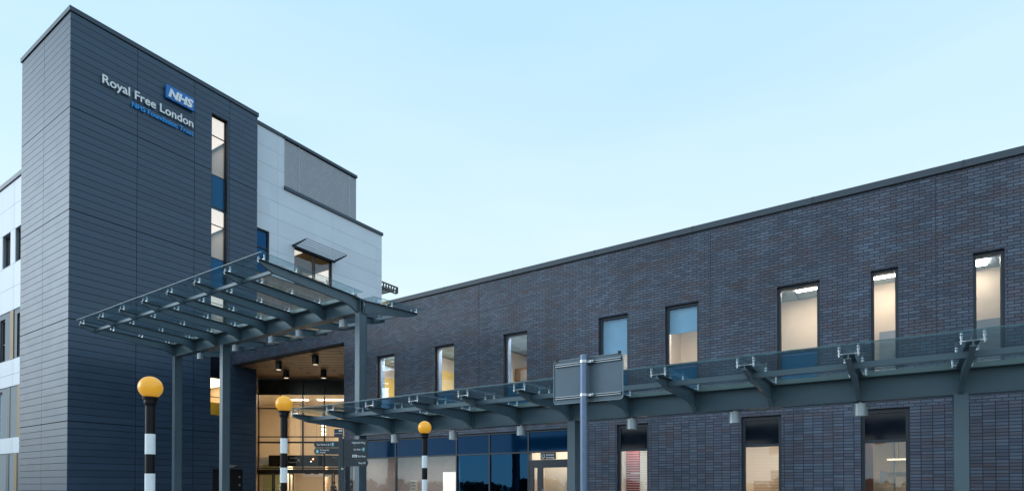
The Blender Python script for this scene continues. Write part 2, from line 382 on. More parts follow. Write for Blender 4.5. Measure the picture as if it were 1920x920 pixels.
def room(parent, T, a0, a1, z0, z1, d, walls=None, lamp=None, lampm=LAMPW, floor=FLOORM, ceil=CEIL, left=None, right=None, left_h=None, name='room', gap=.33):
    """inside of a lit room behind a window: depth d behind the wall"""
    walls = walls or CREAM; left = left or walls; right = right or walls
    mb = MB(T); ms = [walls, floor, ceil, left, right, PALEW]
    mb.face([(a0, z0, -d), (a1, z0, -d), (a1, z1, -d), (a0, z1, -d)], 0)
    mb.face([(a0, z0, -gap), (a1, z0, -gap), (a1, z0, -d), (a0, z0, -d)], 1)
    mb.face([(a0, z1, -gap), (a1, z1, -gap), (a1, z1, -d), (a0, z1, -d)], 2)
    lh = left_h or z1
    mb.face([(a0, z0, -gap), (a0, z0, -d), (a0, lh, -d), (a0, lh, -gap)], 3)
    if left_h: mb.face([(a0, lh, -gap), (a0, lh, -d), (a0, z1, -d), (a0, z1, -gap)], 5)
    mb.face([(a1, z0, -gap), (a1, z0, -d), (a1, z1, -d), (a1, z1, -gap)], 4)
    r = mb.build(name, ms, parent)
    for (l0, l1, e0, e1) in (lamp or []):
        g = MB(T); g.box(l0, l1, z1 - .03, z1 - .008, -e1, -e0)
        g.build('ceiling_light', lampm, r)  # also builds the added ceiling glows
    return r

# ------------------------------------------------------------------ ground, road, pavement
def sheet(name, x0, x1, y0, y1, z, m_, label=None):
    mb = MB(); mb.face([(x0, y0, z), (x1, y0, z), (x1, y1, z), (x0, y1, z)])
    return tag(mb.build(name, m_), kind='structure')
ASPH = mat('asphalt', (.05, .05, .055), .85, var=.25, scale=2.2, bump=.3)
PAVE = mat('paving', (.20, .19, .18), .8, var=.15, scale=1.5)
KERB = mat('kerb_concrete', (.28, .27, .26), .8)
PAVE = mat('paving_light', (.32, .31, .30), .8, var=.15, scale=1.5)
LINE = mat('road_paint', (.72, .72, .70), .6, var=.12, scale=8)
GRASSY = mat('far_ground', (.06, .075, .04), .9, var=.3, scale=.1)
sheet('ground', -900, 900, -900, 900, -.03, GRASSY)
sheet('road', -80, 60, 3.75, 8.0, 0.0, ASPH)
mbp = MB(); mbp.box(-34, 40, 8.15, 45, -.02, .12); tag(mbp.build('pavement', PAVE), kind='structure')
mbp = MB(); mbp.box(-80, 60, -14, 3.6, -.02, .12); tag(mbp.build('pavement', PAVE), kind='structure')
mbp = MB(); mbp.box(-34, 40, 8.0, 8.15, -.02, .13); mbp.box(-80, 60, 3.6, 3.75, -.02, .13); tag(mbp.build('kerb', KERB), kind='structure')
mbp = MB(); mbp.box(-9.2, -7.84, 5.3, 5.9, -.02, .12); tag(mbp.build('traffic_island', KERB), kind='structure')
mbz = MB()
for k in range(6): mbz.face([(-7.8, 3.9 + k * .62, .004), (-5.0, 3.9 + k * .62, .004), (-5.0, 4.2 + k * .62, .004), (-7.8, 4.2 + k * .62, .004)])
tag(mbz.build('zebra_crossing', LINE), kind='structure')

LEAF = mat('leaves', (.035, .055, .025), .8, var=.4, scale=.6)
mb = MB(); rnd = random.Random(3)
for k in range(60):
    cx = -210 + k * 5 + rnd.uniform(-2, 2); cy = -110 + rnd.uniform(-8, 8); hh = rnd.uniform(1.8, 4); rw = rnd.uniform(2.5, 4.5)
    for q in range(90):
        u, v, w_ = rnd.gauss(0, .45), rnd.gauss(0, .45), rnd.uniform(0, 1); c = Vector((cx + u * rw, cy + v * rw, hh * (.15 + .85 * w_) * (1 - .25 * abs(u))))
        d1 = Vector((rnd.uniform(-1, 1), rnd.uniform(-.4, .4), rnd.uniform(-1, 1))).normalized() * .75; d2 = Vector((rnd.uniform(-.5, .5), rnd.uniform(-1, 1), rnd.uniform(-1, 1))).normalized() * .75
        mb.face([c - d1, c - d2, c + d1, c + d2])
tag(mb.build('far_trees', LEAF), 'dark line of trees far behind the camera, seen only in the glazing', 'trees', kind='stuff')

# ------------------------------------------------------------------ dark tower
TX, TY, TTOP = -28.0, 9.75, 20.96
tower = thing('dark_tower', 'tall dark slate clad tower with big lettering beside the entrance', 'building', (-30.6, 13.8, 0))
E_ = FE(TX); S_ = FS(TY)
strip = (15.57, 16.42, 5.02, 19.72)
doorh = (15.72, 17.30, 0, 2.42)
mb = MB()
t = MB(FE(TX - .04)); holes_boxes(t, TY + .04, 18.0, 0, TTOP - .06, [strip, doorh], -.30, 0); mb.v += t.v; mb.f += t.f; mb.m += t.m; mb.smooth += t.smooth
mb.box(-33.3, TX - .35, TY + .04, TY + .3, 0, TTOP - .06); mb.box(-33.3, -33.0, TY + .3, 18.0, 0, TTOP - .06)
mb.box(-33.0, TX - .35, 17.7, 18.0, 7.7, TTOP - .06); mb.box(-33.0, TX - .35, TY + .31, 17.69, 20.3, 20.5)
mb.build('wall', BACK, tower)
rows = []
maj = [0, 4.21, 8.33, 12.74, 16.9, TTOP - .2]
for a, b in zip(maj, maj[1:]):
    n = round((b - a) / .288)
    for k in range(n): rows.append((a + (b - a) * k / n, a + (b - a) * (k + 1) / n))
MAJ = set(round(x, 3) for x in maj)
def clad2(mb, a0, a1, rows, joints, holes, d0, d1, g):
    js = [a0] + sorted(j for j in joints if a0 < j < a1) + [a1]
    for (zb, zt) in rows:
        gb = g * (1.0 if round(zb, 3) in MAJ else .5); gt = g * (1.0 if round(zt, 3) in MAJ else .5)
        for l, r in zip(js, js[1:]):
            holes_boxes(mb, l + .009, r - .009, zb + gb, zt - gt, holes, d0, d1)
mb = MB(E_); clad2(mb, TY - .004, 18.02, rows, [12.26, 14.76, 16.5], [strip, doorh], -.038, 0, .018); mb.build('cladding', SLATE, tower)
mb = MB(S_); clad2(mb, -33.3, TX - .006, rows, [-30.7], [], -.038, 0, .018); mb.build('cladding', SLATE, tower)
mb = MB(); mb.box(-33.36, TX + .05, TY - .05, TY + .35, TTOP - .19, TTOP); mb.box(TX - .35, TX + .05, TY + .351, 18.06, TTOP - .19, TTOP); mb.build('coping', COPE, tower)
# tall window strip: frame with panes and blue spandrels
zc = [5.02, 5.94, 6.90, 8.9, 9.6, 10.95, 12.74, 14.37, 15.25, 16.81, 18.73, 19.72]
mb = MB(E_)
mb.box(15.57, 15.60, 5.02, 19.72, -.30, -.012); mb.box(16.37, 16.42, 5.02, 19.72, -.30, -.012); mb.box(15.60, 16.37, 19.68, 19.72, -.3, -.012)
mb.build('window_reveal', REVEAL, tower)
tw = win_part(tower, FE(TX - .16), 15.60, 16.37, 5.02, 19.68, .035, zc[1:-1], (), WIN,
              {2: DSPAN, 5: SPAN, 8: SPAN}, depth=.06, back=.045)
tag(tw, 'tall strip of stacked panes with blue spandrel panels')
for k, (z0, z1) in enumerate(((2.95, 6.9), (7.2, 10.95), (11.6, 15.25), (16.0, 19.8))):
    room(tower, FE(TX - .04), 13.6, 17.6, z0, z1, 3.6, walls=(YELW if k == 0 else PALEW), left=(CREAM if k == 0 else PALEW), right=(CREAM if k == 0 else PALEW),
         lamp=[(13.8, 17.4, .40, 3.5)], lampm=(emit('warm_ceiling_fill_glow', (1, .80, .52), 2.6) if k == 0 else LAMPT))  # lowest room gets a stronger added ceiling glow to brighten the yellow
yb = MB(FE(TX - .04)); yb.box(13.7, 17.5, 2.96, 5.8, -1.1, -1.0); yb.build('yellow_panel', mat('yellow_blind', (.90, .58, .05), .7), tower)
# door of the tower
dm = MB(FE(TX - .12)); dm.box(15.72, 17.30, 0, 2.42, -.06, 0); d_ = dm.build('door', mat('door_dark', (.008, .009, .012), .45), tower)
hm = MB(FE(TX - .12)); hm.box(17.0, 17.04, .95, 1.35, 0, .06); hm.box(17.14, 17.2, 2.0, 2.1, 0, .03); hm.box(17.14, 17.2, 1.6, 1.7, 0, .03); hm.build('handle', ALU, d_)
ds = thing('door_sign', 'tiny dark sign with white writing above the tower door', 'sign', (TX + .01, 16.8, 2.6))
mb = MB(FE(TX + .002)); mb.box(16.45, 17.05, 2.50, 2.68, 0, .015); mb.build('board', SIGND, ds)
mb = MB(); text_mb(mb, 'Staff entrance', lambda x, y, d: Vector((TX + .018 + d, 16.5 + x, 2.60 + y)), width=.42, height=.045, depth=.004); mb.build('lettering', WHITEL, ds); mb = MB()
text_mb(mb, 'Restaurant', lambda x, y, d: Vector((TX + .018 + d, 16.5 + x, 2.53 + y)), width=.3, height=.04, depth=.004); mb.build('lettering', WHITEL, ds)

# big lettering on the tower
sg = thing('building_sign', 'white and blue raised lettering with a blue logo box high on the dark tower', 'sign', (TX, 12.8, 18.0))
mb = MB(); text_mb(mb, 'Royal Free London', lambda x, y, d: Vector((TX + .06 + d, 10.86 + x, 18.45 + y)), width=3.78, height=.37, depth=.05, bold=.012); mb.build('lettering', WHITEL, sg)
mb = MB(); text_mb(mb, 'NHS Foundation Trust', lambda x, y, d: Vector((TX + .05 + d, 12.0 + x, 18.06 + y)), width=2.65, height=.215, depth=.05, bold=.010)
tag(mb.build('lettering', BLUEL, sg), 'smaller blue line of raised letters')
mb = MB(E_); mb.box(13.38, 14.66, 19.20, 19.80, .05, .16); lb = mb.build('logo_box', NHSB, sg, bevel=.008)
mb = MB(); text_mb(mb, 'NHS', lambda x, y, d: Vector((TX + .162 + d, 13.47 + x, 19.30 + y)), width=1.12, height=.40, depth=.03, bold=.05, shear=.22); mb.build('logo_letters', WHITEL, lb)

# ------------------------------------------------------------------ white building behind
WX = -28.6
white = thing('white_building', 'white panelled block with plant louvres behind the dark tower', 'building', (-34, 22.7, 0))
W_ = FE(WX); Wb = FE(WX - .04)
h1 = (18.02, 19.12, 12.95, 15.30); h2 = (20.69, 23.32, 12.95, 15.02)
mb = MB(Wb); holes_boxes(mb, 18.02, 27.33, 12.95, 18.0, [h1, h2], -.3, 0); holes_boxes(mb, 18.02, 25.12, 18.0, 20.8, [(20.03, 25.12, 18.0, 20.8)], -.3, 0); 
t = MB(); t.box(-42, WX - .36, 18.02, 18.3, 7.75, 18.0); t.box(-42, WX - .36, 27.05, 27.33, 0, 18.0); t.box(-42, WX - .36, 18.31, 27.04, 17.5, 17.7)
t.box(-35, WX - .4, 20.03, 25.1, 18.0, 20.7); mb.v = mb.v + []; base = len(mb.v)
mb.v += t.v; mb.f += [[i + base for i in f] for f in t.f]; mb.m += t.m; mb.smooth += t.smooth
mb.build('wall', JOINT, white)
zz = [12.97, 14.40, 15.30, 16.18, 17.06, 17.97]
mb = MB(W_); clad(mb, 18.03, 27.33, list(zip(zz, zz[1:])), [19.63, 23.33, 26.82], [h1, h2], -.038, 0, .010)
zz = [17.97, 18.88, 19.8, 20.80]
clad(mb, 18.03, 20.02, list(zip(zz, zz[1:])), [19.63], [], -.038, 0, .010)
mb.build('cladding', WHITEP, white)
mb = MB(FE(WX)); mb.box(18.02, 20.0, 20.80, 20.98, -.3, .06); mb.box(20.001, 25.17, 20.80, 20.96, -.3, .10)
mb.box(20.0, 27.38, 17.98, 18.16, -.3, .09); mb.build('coping', COPE, white)
mb = MB(FE(WX)); 
z = 18.18
mb.box(20.03, 25.12, 18.17, 20.79, -.12, -.10)
while z < 20.74:
    for (a, b) in ((20.05, 20.95), (20.99, 24.58), (24.62, 25.10)): mb.box(a, b, z, z + .066, -.05, 0)
    z += .1035
for a in (20.03, 20.97, 24.60, 25.12): mb.box(a - .02, a + .02, 18.17, 20.79, -.12, .015)
mb.build('louvre_screen', mat('louvre_grey', (.50, .52, .57), .45, .1), white)
# brown brick storey beneath the white panels, seen through the canopy glass
mb = MB(FE(WX - .03)); mb.box(18.02, 27.33, 7.75, 12.93, -.3, 0); mb.build('lower_wall', REDBR, white)
ww = win_part(white, FE(WX - .08), h1[0] + .0, h1[1], 12.97, h1[3], .06, (14.35,), (), TINT)
ww = win_part(white, FE(WX - .10), h2[0], h2[1], 12.97, h2[3], .07, (), (22.05, 22.16), WIN)
room(white, FE(WX - .04), 18.06, 20.2, 12.96, 15.6, 3.0, walls=GREYF, lamp=[])
room(white, FE(WX - .04), 20.3, 26.0, 12.96, 15.3, 4.0, walls=CREAM, right=CREAM, ceil=mat('warm_ceiling', (.5, .36, .18), .8), lamp=[(20.4, 21.9, .4, 3.9), (24.6, 25.9, .4, 3.9)], lampm=LAMPT)
# sunshade above the window
mb = MB()
def slope(t): return (WX + .03 + 1.08 * t, 14.99 + .17 * t)
for y in (20.62, 23.46):
    x0, z0 = slope(0); x1, z1 = slope(1.0)
    mb.prism([(x0, z0), (x1, z1), (x1, z1 + .05), (x0, z0 + .14)], 1, y - .02, y + .02)
for k in range(6):
    x0, z0 = slope(.06 + k * .185); mb.prism([(x0, z0 + .05), (x0 + .07, z0 + .02), (x0 + .07, z0 + .05), (x0, z0 + .08)], 1, 20.64, 23.44)
mb.box(WX + .002, WX + .035, 20.55, 23.5, 14.98, 15.12)
tag(mb.build('sunshade', FRAME, white), 'dark slatted sunshade above the lit window')
mb = MB()
mb.prism([(27.34, 14.50), (28.68, 14.50), (28.86, 14.62), (28.86, 15.03), (27.34, 15.03), (27.34, 14.94), (28.74, 14.94), (28.74, 14.64), (28.64, 14.59), (27.34, 14.59)], 0, WX - .06, WX - .02)
for k in range(6):
    y = 27.42 + k * .235; mb.prism([(y, 14.58), (y + .12, 14.58), (y + .18, 14.95), (y + .06, 14.95)], 0, WX - .05, WX - .03)
mb.box(WX - 3.2, WX - .06, 27.34, 27.42, 14.9, 15.0)
for y in (27.6, 27.85, 28.1, 28.35, 28.6): mb.box(WX - 3.2, WX - .06, y, y + .05, 14.72, 14.80)
tag(mb.build('sunshade', BLACK, white), 'dark slotted sunshade seen end-on round the far corner')

# ------------------------------------------------------------------ west wing (left edge)
wing = thing('west_wing', 'white building with teal and ochre striped bands left of the dark tower', 'building', (-48, 15, 0))
WY = TY + .80; V_ = FS(WY)
mb = MB(FS(WY + .04))
sm = [(-38.56, -37.42, 12.68, 14.36), (-36.76, -35.6, 12.68, 14.36), (-41.0, -39.8, 12.68, 14.36)]
bands = [(7.90, 10.36), (4.0, 6.56), (.3, 3.22)]
bw = [(-38.95, -38.22, 7.95, 10.1), (-36.55, -35.5, 7.95, 10.1), (-40, -38.55, 4.1, 6.4)]
holes_boxes(mb, -60, -33.31, 0, 16.8, sm + bw, -.3, 0)
t = MB(); t.box(-60, -33.31, WY + .35, 26, 16.2, 16.4)
base = len(mb.v); mb.v += t.v; mb.f += [[i + base for i in f] for f in t.f]; mb.m += t.m; mb.smooth += t.smooth
mb.build('wall', JOINT, wing)
for (z0, z1, js) in ((10.36, 11.5, 0), (11.5, 12.66, 0), (12.66, 14.38, 1), (14.38, 15.6, 0), (15.6, 16.78, 0), (6.56, 7.15, 0), (7.15, 7.9, 0), (3.22, 4.0, 0), (0, .3, 0)):
    mb = MB(V_); clad(mb, -60, -33.31, [(z0, z1)], [-58 + 1.75 * k + .1 for k in range(14)] + [-36.98], sm, -.038, 0, .014); mb.build('cladding', WHITEP, wing)
mb = MB(V_)
for z0, z1 in bands: holes_boxes(mb, -60, -33.31, z0, z1, bw, -.10, -.05)
mb.build('band_panel', GREYP, wing)
mb = MB(V_)
for (a, b, z0, z1) in ((-37.38, -36.94, 7.9, 10.36), (-36.35, -35.95, 4.0, 6.56), (-36.67, -36.31, .3, 3.22)):
    mb.box(a, b, z0 + .01, z1 - .01, -.10, .0)
tag(mb.build('fin_panel', OCHRE, wing), 'ochre upright fin panels')
mb = MB(V_)
for (a, b, z0, z1) in ((-37.72, -37.40, 4.0, 6.56), (-37.88, -37.48, .3, 3.22), (-36.30, -35.9, .3, 3.22)):
    mb.box(a, b, z0 + .01, z1 - .01, -.10, -.02)
tag(mb.build('fin_panel', TEAL, wing), 'teal upright fin panels')
mb = MB(V_); mb.box(-60, -33.31, 16.80, 17.02, -.3, .06); mb.build('coping', COPE, wing)
for (a, b, z0, z1) in sm: win_part(wing, FS(WY + .14), a, b, z0, z1, .06)
for (a, b, z0, z1) in bw: win_part(wing, FS(WY + .14), a, b, z0, z1, .06, ((z0 + .9),) if z0 > 7 else ())
room(wing, FS(WY + .04), -42, -33.5, 11.6, 15.5, 3.0, walls=PALEW, lamp=[(-41.5, -34, .5, 2.8)], lampm=LAMPT)  # glowing ceilings, here and below, added to lighten the dark panes
room(wing, FS(WY + .04), -42, -33.5, 7.2, 11.0, 3.0, walls=GREYF, lamp=[(-41.5, -34, .5, 2.8)], lampm=LAMPT)
room(wing, FS(WY + .04), -42, -38.1, 3.9, 7.0, 3.0, walls=PALEW)

# ------------------------------------------------------------------ brick building
BY, BTOP = 16.7, 8.92
brickb = thing('brick_building', 'long dark blue brick building with lit windows behind the low canopy', 'building', (-2, 23, 0))
B_ = FS(BY)
UW = [(-17.76, -16.76), (-14.70, -13.74), (-11.55, -10.58), (-7.96, -6.98), (-5.84, -4.87), (-2.83, -1.83), (-.73, -.17), (1.23, 1.78), (4.4, 5.4), (8.0, 9.0)]
GW = [(-7.36, -6.35), (-3.74, -2.74), (-.96, .04), (3.2, 4.2)]
XL = -19.70
RX = 16
holes = [(a, b, 3.98, 6.80) for a, b in UW] + [(a, b, 0, 3.45) for a, b in GW] + [(-19.62, -9.03, 0, 3.45)]
mb = MB(B_)
holes_boxes(mb, XL, RX, 3.475, 8.76, holes, -.32, 0)
mb.box(TX + .0, XL - .0, 7.65, 8.76, -.32, 0)
mb.build('wall', BRICK, brickb)
mb = MB(B_)
for l, r in ((XL, -19.62), (-9.03, RX)): holes_boxes(mb, l, r, 0, 3.472, [h for h in holes if h[3] < 3.5], -.32, 0)
mb.box(-19.62, -9.03, 3.45, 3.472, -.32, -.002)
tag(mb.build('wall', BRICKS, brickb), 'ground floor brickwork with stacked joints')
mb = MB(B_); mb.box(TX + .02, RX, 8.76, BTOP, -.45, .05); mb.box(TX + .02, RX, 8.735, 8.757, -.3, .02, 1); mb.build('coping', [mat('coping_slate', (.060, .078, .098), .5, .1), BACK], brickb)
mb = MB(); mb.box(TX, RX, BY + .46, 31, 8.4, 8.55); mb.box(RX - .3, RX, BY + .33, 31, 0, 8.39); mb.build('roof', BACK, brickb)
# expansion joints
for a in (-12.62, -4.55, .55): mb = MB(B_); mb.box(a, a + .014, 3.6, 8.7, 0, .003); mb.build('movement_joint', mat('joint_dark', (.03, .035, .045), .8), brickb)
for k in range(14): a = -26.4 + 3.05 * k; mb = MB(B_); mb.box(a, a + .05, 8.757, BTOP + .003, .0, .054); mb.build('coping_joint', mat('coping_seam', (.045, .06, .078), .5, .1), brickb)
depths = [4.4, 4.4, 4.4, 4.6, 3.8, 2.2, 1.95, 2.05, 3, 3]
rx = [(-19.5, -16.35), (-16.25, -13.45), (-13.3, -10.2), (-12 + 1.9, -6.72), (-6.6, -4.6), (-4.4, -1.5), (-1.4, .1), (.3, 3.1), (3.6, 6.0), (7.4, 9.6)]
for i, (a, b) in enumerate(UW):
    T = FS(BY + .10)
    full = i in (6, 7)
    # reveal
    if full: wn = win_part(brickb, T, a, b, 3.98, 6.80, .065, (), (), WIN)
    else:
        wn = win_part(brickb, T, a, b, 3.98, 6.80, .075, (5.10,), (), WIN, {0: SPAN})
        mf = MB(T); mf.box(a + .07, b - .07, 4.98, 5.02, -.05, -.02); mf.build('frame_rail', mat('blue_rail', (.05, .13, .27), .3), wn)
    j = MB(B_); j.box(a + .002, a + .03, 4.0, 6.78, -.42, -.171); j.box(a + .03, b - .002, 6.76, 6.78, -.42, -.171)
    j.build('inner_jamb', BLUEJ if i in (0, 1, 2) else PALEW, wn)
    r0, r1 = rx[i]; d = depths[i]
    lamps = {0: [(-19.2, -16.5, .36, .95)], 1: [(-16.0, -13.6, .36, .95)], 2: [(-13.0, -10.4, .36, .8)], 3: [(-8.0, -7.4, 1.6, 2.1), (-9.9, -6.8, .36, .9)], 4: [(-6.5, -4.7, .36, .95)],
             5: [(-2.55, -1.95, .75, 1.35)], 6: [(-.75, -.15, .95, 1.35)], 7: [(1.25, 1.62, 1.2, 1.65)], 8: [(4.5, 5.1, 1, 1.6)], 9: [(8.1, 8.7, 1, 1.6)]}[i]
    rm = room(brickb, FS(BY), r0, r1, 3.62, 7.0, d, walls=[PALEW, PALEW, PALEW, PALEW, CREAM, CREAM, CREAM, CREAM, CREAM, CREAM][i],
              left=YELW if i in (0, 1) else None, left_h=6.45 if i in (0, 1) else None, lamp=lamps)
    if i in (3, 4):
        bl = MB(FS(BY)); bl.box(a + .04, b - .03, (5.62 if i == 3 else 6.02), 6.72, -.235, -.225); bl.tube((a + .05, 6.74, -.23), (b - .04, 6.74, -.23), .022, 10); bl.build('sky_reflection_sheet', mat('sky_reflection_blue', (.24, .46, .62), .7), wn)  # pale blue sheet behind the pane, painted in place of reflected sky
    q = MB(FS(BY))
    if i == 5: q.box(-2.05, -1.6, 4.6, 5.62, -2.18, -2.12)
    if i == 6: q.box(-.62, .05, 3.7, 5.7, -1.93, -1.85)
    if i == 7: q.box(.9, 3.0, 3.7, 5.72, -2.03, -1.96)
    if i == 3: q.box(-8.9, -8.2, 3.7, 5.6, -4.55, -4.4); q.box(-8.0, -7.7, 3.7, 5.65, -4.55, -4.4)
    if i == 2: q.box(-12.0, -11.97, 3.7, 6.0, -2.1, -2.07); q.box(-12.03, -11.94, 6.0, 6.06, -2.13, -2.04); q.box(-13.28, -12.6, 5.85, 6.35, -3.4, -3.3)
    if q.v: q.build('fitting', GREYF if i != 2 else BRONZE, rm)
# ground floor windows
for i, (a, b) in enumerate(GW):
    wn = win_part(brickb, FS(BY + .10), a, b, .05, 3.44, .085, (2.68,), (), WIN, {1: DSPAN})
    if i == 0: rm = room(brickb, FS(BY), a - .9, b + .3, .05, 3.2, 2.6, walls=PALEW, lamp=[(a - .2, b, .6, 1.2)])
    elif i == 1: rm = room(brickb, FS(BY), a - .8, b + .3, .05, 3.2, 3.0, walls=CREAM, lamp=[(a, b - .2, 1.0, 1.6)])
    elif i == 2: rm = room(brickb, FS(BY), a - .8, b + .6, .05, 3.0, 3.2, walls=CREAM, ceil=CREAM, lamp=[(-.45, .05, .6, 1.1)], lampm=emit('office_panel', (1, .84, .66), 20))
    else: rm = room(brickb, FS(BY), a - .8, b + .6, .05, 3.0, 3.2, walls=CREAM, lamp=[(a, b, .6, 1.1)])
    q = MB(FS(BY))
    if i == 0:
        for k in range(34): q.box(a + .1, b - .09, .15 + k * .074, .166 + k * .074, -.385, -.36)
        q.build('blind', mat('blind_slat', (.62, .55, .47), .6), rm)
        q = MB(FS(BY)); q.box(a - .25, a + .19, .3, 2.9, -1.4, -1.3); tag(q.build('curtain', REDP, rm), 'red panel behind the blind')
        q = MB(FS(BY)); q.box(a + .1, a + .62, 1.98, 2.01, -.9, -.86); q.build('rail', PALEW, rm)
    if i == 1:
        q.box(a + .45, b - .05, .1, 2.05, -1.7, -1.6); q.box(a - .1, a + .4, .1, 1.75, -2.2, -2.0); q.build('cabinet', mat('beech', (.50, .36, .22), .6), rm)
        q = MB(FS(BY))
        for k in range(30): q.box(a + .10, b - .09, .15 + k * .084, .160 + k * .084, -.38, -.36)
        q.build('blind', mat('blind_slat', (.62, .55, .47), .6), rm)
    if i == 2:
        q.box(a - .1, a + .22, .1, 2.97, -1.0, -.9); q.build('door', BROWN, rm)
        q = MB(FS(BY)); q.box(a + .3, b + .4, 1.95, 1.98, -3.1, -3.02); q.box(a + .62, a + .66, .1, 2.9, -3.1, -3.02); q.box(a + .3, a + .46, 1.7, 2.0, -2.8, -2.7); q.build('shelf', GREYF, rm)
        q = MB(FS(BY)); q.box(-.45, 0.02, 2.26, 2.29, -1.6, -1.2, 0); q.tube((-.2, 2.29, -1.4), (-.2, 2.98, -1.4), .006, 6, mi=1); tag(q.build('hanging_light', [LAMPS, BLACK], rm))

# curtain wall beside the entrance
C_ = FS(BY + .08)
cw = []
def cpanel(a, b, z0, z1, m_): 
    g = MB(C_)
    if m_ in (WIN, TINT, DIMG): g.face([(a, z0, -.05), (b, z0, -.05), (b, z1, -.05), (a, z1, -.05)])
    else: g.box(a, b, z0, z1, -.06, -.03)
    return g.build('pane', m_, cwall)
mb = MB(C_)
ML = [-19.62, -16.80, -13.72, -12.24, -10.62, -9.08]
for a in ML: mb.box(a, a + .055, 0, 3.45, -.10, 0)
mb.box(-19.565, -9.08, 3.39, 3.45, -.10, -.004); mb.box(-19.565, -10.62, 2.70, 2.75, -.10, -.004); mb.box(-19.565, -10.62, 0, .08, -.1, -.004)
mb.box(-10.565, -9.08, 2.70, 2.76, -.10, -.004); mb.box(-10.565, -9.08, 2.30, 2.46, -.10, -.004)
cwall = mb.build('curtain_wall', FRAME, brickb)
for l, r in zip(ML, ML[1:]):
    cpanel(l + .055, r, 2.75, 3.39, BSPAN)
    if r < -12.9 : cpanel(l + .055, r, .08, 2.70, WIN)
    elif r < -10: cpanel(l + .055, r, .08, 2.70, TINT)
cpanel(-10.565, -9.08, 2.46, 2.70, WIN)
mb = MB(C_); 
for (a, b) in ((-10.565, -10.40), (-10.24, -10.05), (-9.12, -9.08)): mb.box(a, b, 0, 2.30, -.09, -.01)
mb.box(-10.40, -10.24, 2.2, 2.30, -.09, -.01); mb.box(-10.05, -9.12, 2.2, 2.30, -.09, -.01); mb.box(-10.40, -10.24, 0, .1, -.09, -.01); mb.box(-10.05, -9.12, 0, .2, -.09, -.01)
ed = mb.build('door', FRAME, brickb)
g = MB(C_); g.face([(-10.40, .1, -.05), (-10.24, .1, -.05), (-10.24, 2.2, -.05), (-10.40, 2.2, -.05)]); g.face([(-10.05, .2, -.05), (-9.12, .2, -.05), (-9.12, 2.2, -.05), (-10.05, 2.2, -.05)])
g.build('pane', WIN, ed)
g = MB(C_); g.tube((-10.0, .9, .05), (-10.0, 1.5, .05), .015, 8); g.build('handle', INOX, ed)
room(brickb, FS(BY), -19.5, -13.72, .05, 2.95, 3.2, walls=mat('mauve_wall', (.50, .43, .42), .8), lamp=[(-18.6, -17.6, 1.2, 1.8), (-16.2, -15.2, 1.2, 1.8)], lampm=LAMPD, ceil=mat('cafe_ceiling', (.32, .48, .55), .8))
q = thing('notice_screen', 'bright white lit panel inside the ground floor glazing behind the farthest beacon', 'screen', (-14.6, BY + 1.6, .12))
mb = MB(FS(BY)); mb.box(-15.55, -14.85, .3, 2.15, -1.6, -1.52); mb.build('lit_face', emit('white_lit_face', (1, .92, .78), .75), q)
mb = MB(FS(BY)); mb.box(-15.57, -15.551, .12, 2.17, -1.62, -1.51); mb.box(-14.849, -14.83, .12, 2.17, -1.62, -1.51); mb.box(-15.55, -14.85, 2.151, 2.17, -1.62, -1.51); mb.build('frame', ALU, q)
q = thing('price_board', 'cream menu board with brown lines standing inside the glazing', 'board', (-16.6, BY + 1.5, .12))
mb = MB(FS(BY)); mb.box(-17.28, -16.93, 1.0, 1.85, -1.5, -1.46); mb.box(-17.12, -17.08, .12, 1.0, -1.5, -1.46); mb.build('panel', CREAM, q)
mb = MB(FS(BY))
for k in range(5): mb.box(-17.22, -17.02, 1.72 - k * .13, 1.75 - k * .13, -1.459, -1.455)
mb.build('lines', BROWN, q)
room(brickb, FS(BY), -10.6, -8.6, .05, 2.95, 1.2, walls=CREAM, lamp=[(-10.3, -9.2, .4, .9)], lampm=LAMPD, ceil=CREAM)
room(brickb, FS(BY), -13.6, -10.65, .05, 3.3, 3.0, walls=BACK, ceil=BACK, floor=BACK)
# sign over the side door
ds = thing('door_sign', 'dark sign with white symbol and two lines over the side door', 'sign', (-9.9, BY + .05, 2.5))
mb = MB(C_); mb.box(-10.10, -9.52, 2.47, 2.69, .004, .02); mb.build('board', SIGND, ds)
mb = MB()
text_mb(mb, 'Antenatal', lambda x, y, d: Vector((-9.89 + x, BY + .057 - d, 2.595 + y)), width=.30, height=.055, depth=.003, bold=.01); mb.build('lettering', WHITEL, ds); mb = MB()
text_mb(mb, 'Screening', lambda x, y, d: Vector((-9.89 + x, BY + .057 - d, 2.505 + y)), width=.31, height=.055, depth=.003, bold=.01); mb.build('lettering', WHITEL, ds); mb = MB()
for a in range(14):
    if a in (3, 4): continue
    an = a / 14 * 2 * math.pi; c = Vector((-9.995, BY + .055, 2.58))
    p = c + Vector((math.cos(an) * .05, 0, math.sin(an) * .065)); mb.box(p.x - .009, p.x + .009, p.y - .004, p.y, p.z - .012, p.z + .012)
mb.build('symbol', WHITEL, ds)

# entrance recess: soffit, reveals, glazing facing the camera, lobby
def FG(a, z, d): p = RH * a + FH * (33.3 - d); return Vector((p.x, p.y, z))    # d > 0 towards the visitor
mb = MB(); gl = FG(-14.35, 0, 0); gr = FG(-8.6, 0, 0)
mb.prism([(TX + .01, BY + .33), (XL, BY + .33), (XL, BY + 1.0), (gr.x, gr.y), (gl.x, gl.y), (-28.05, 17.95)], 2, 7.62, 7.70)
so_ = mb.build('soffit', WOOD, brickb)
mb = MB(B_); mb.box(TX + .01, XL, 7.60, 7.649, -.33, -.001); mb.build('soffit_edge', BACK, brickb)
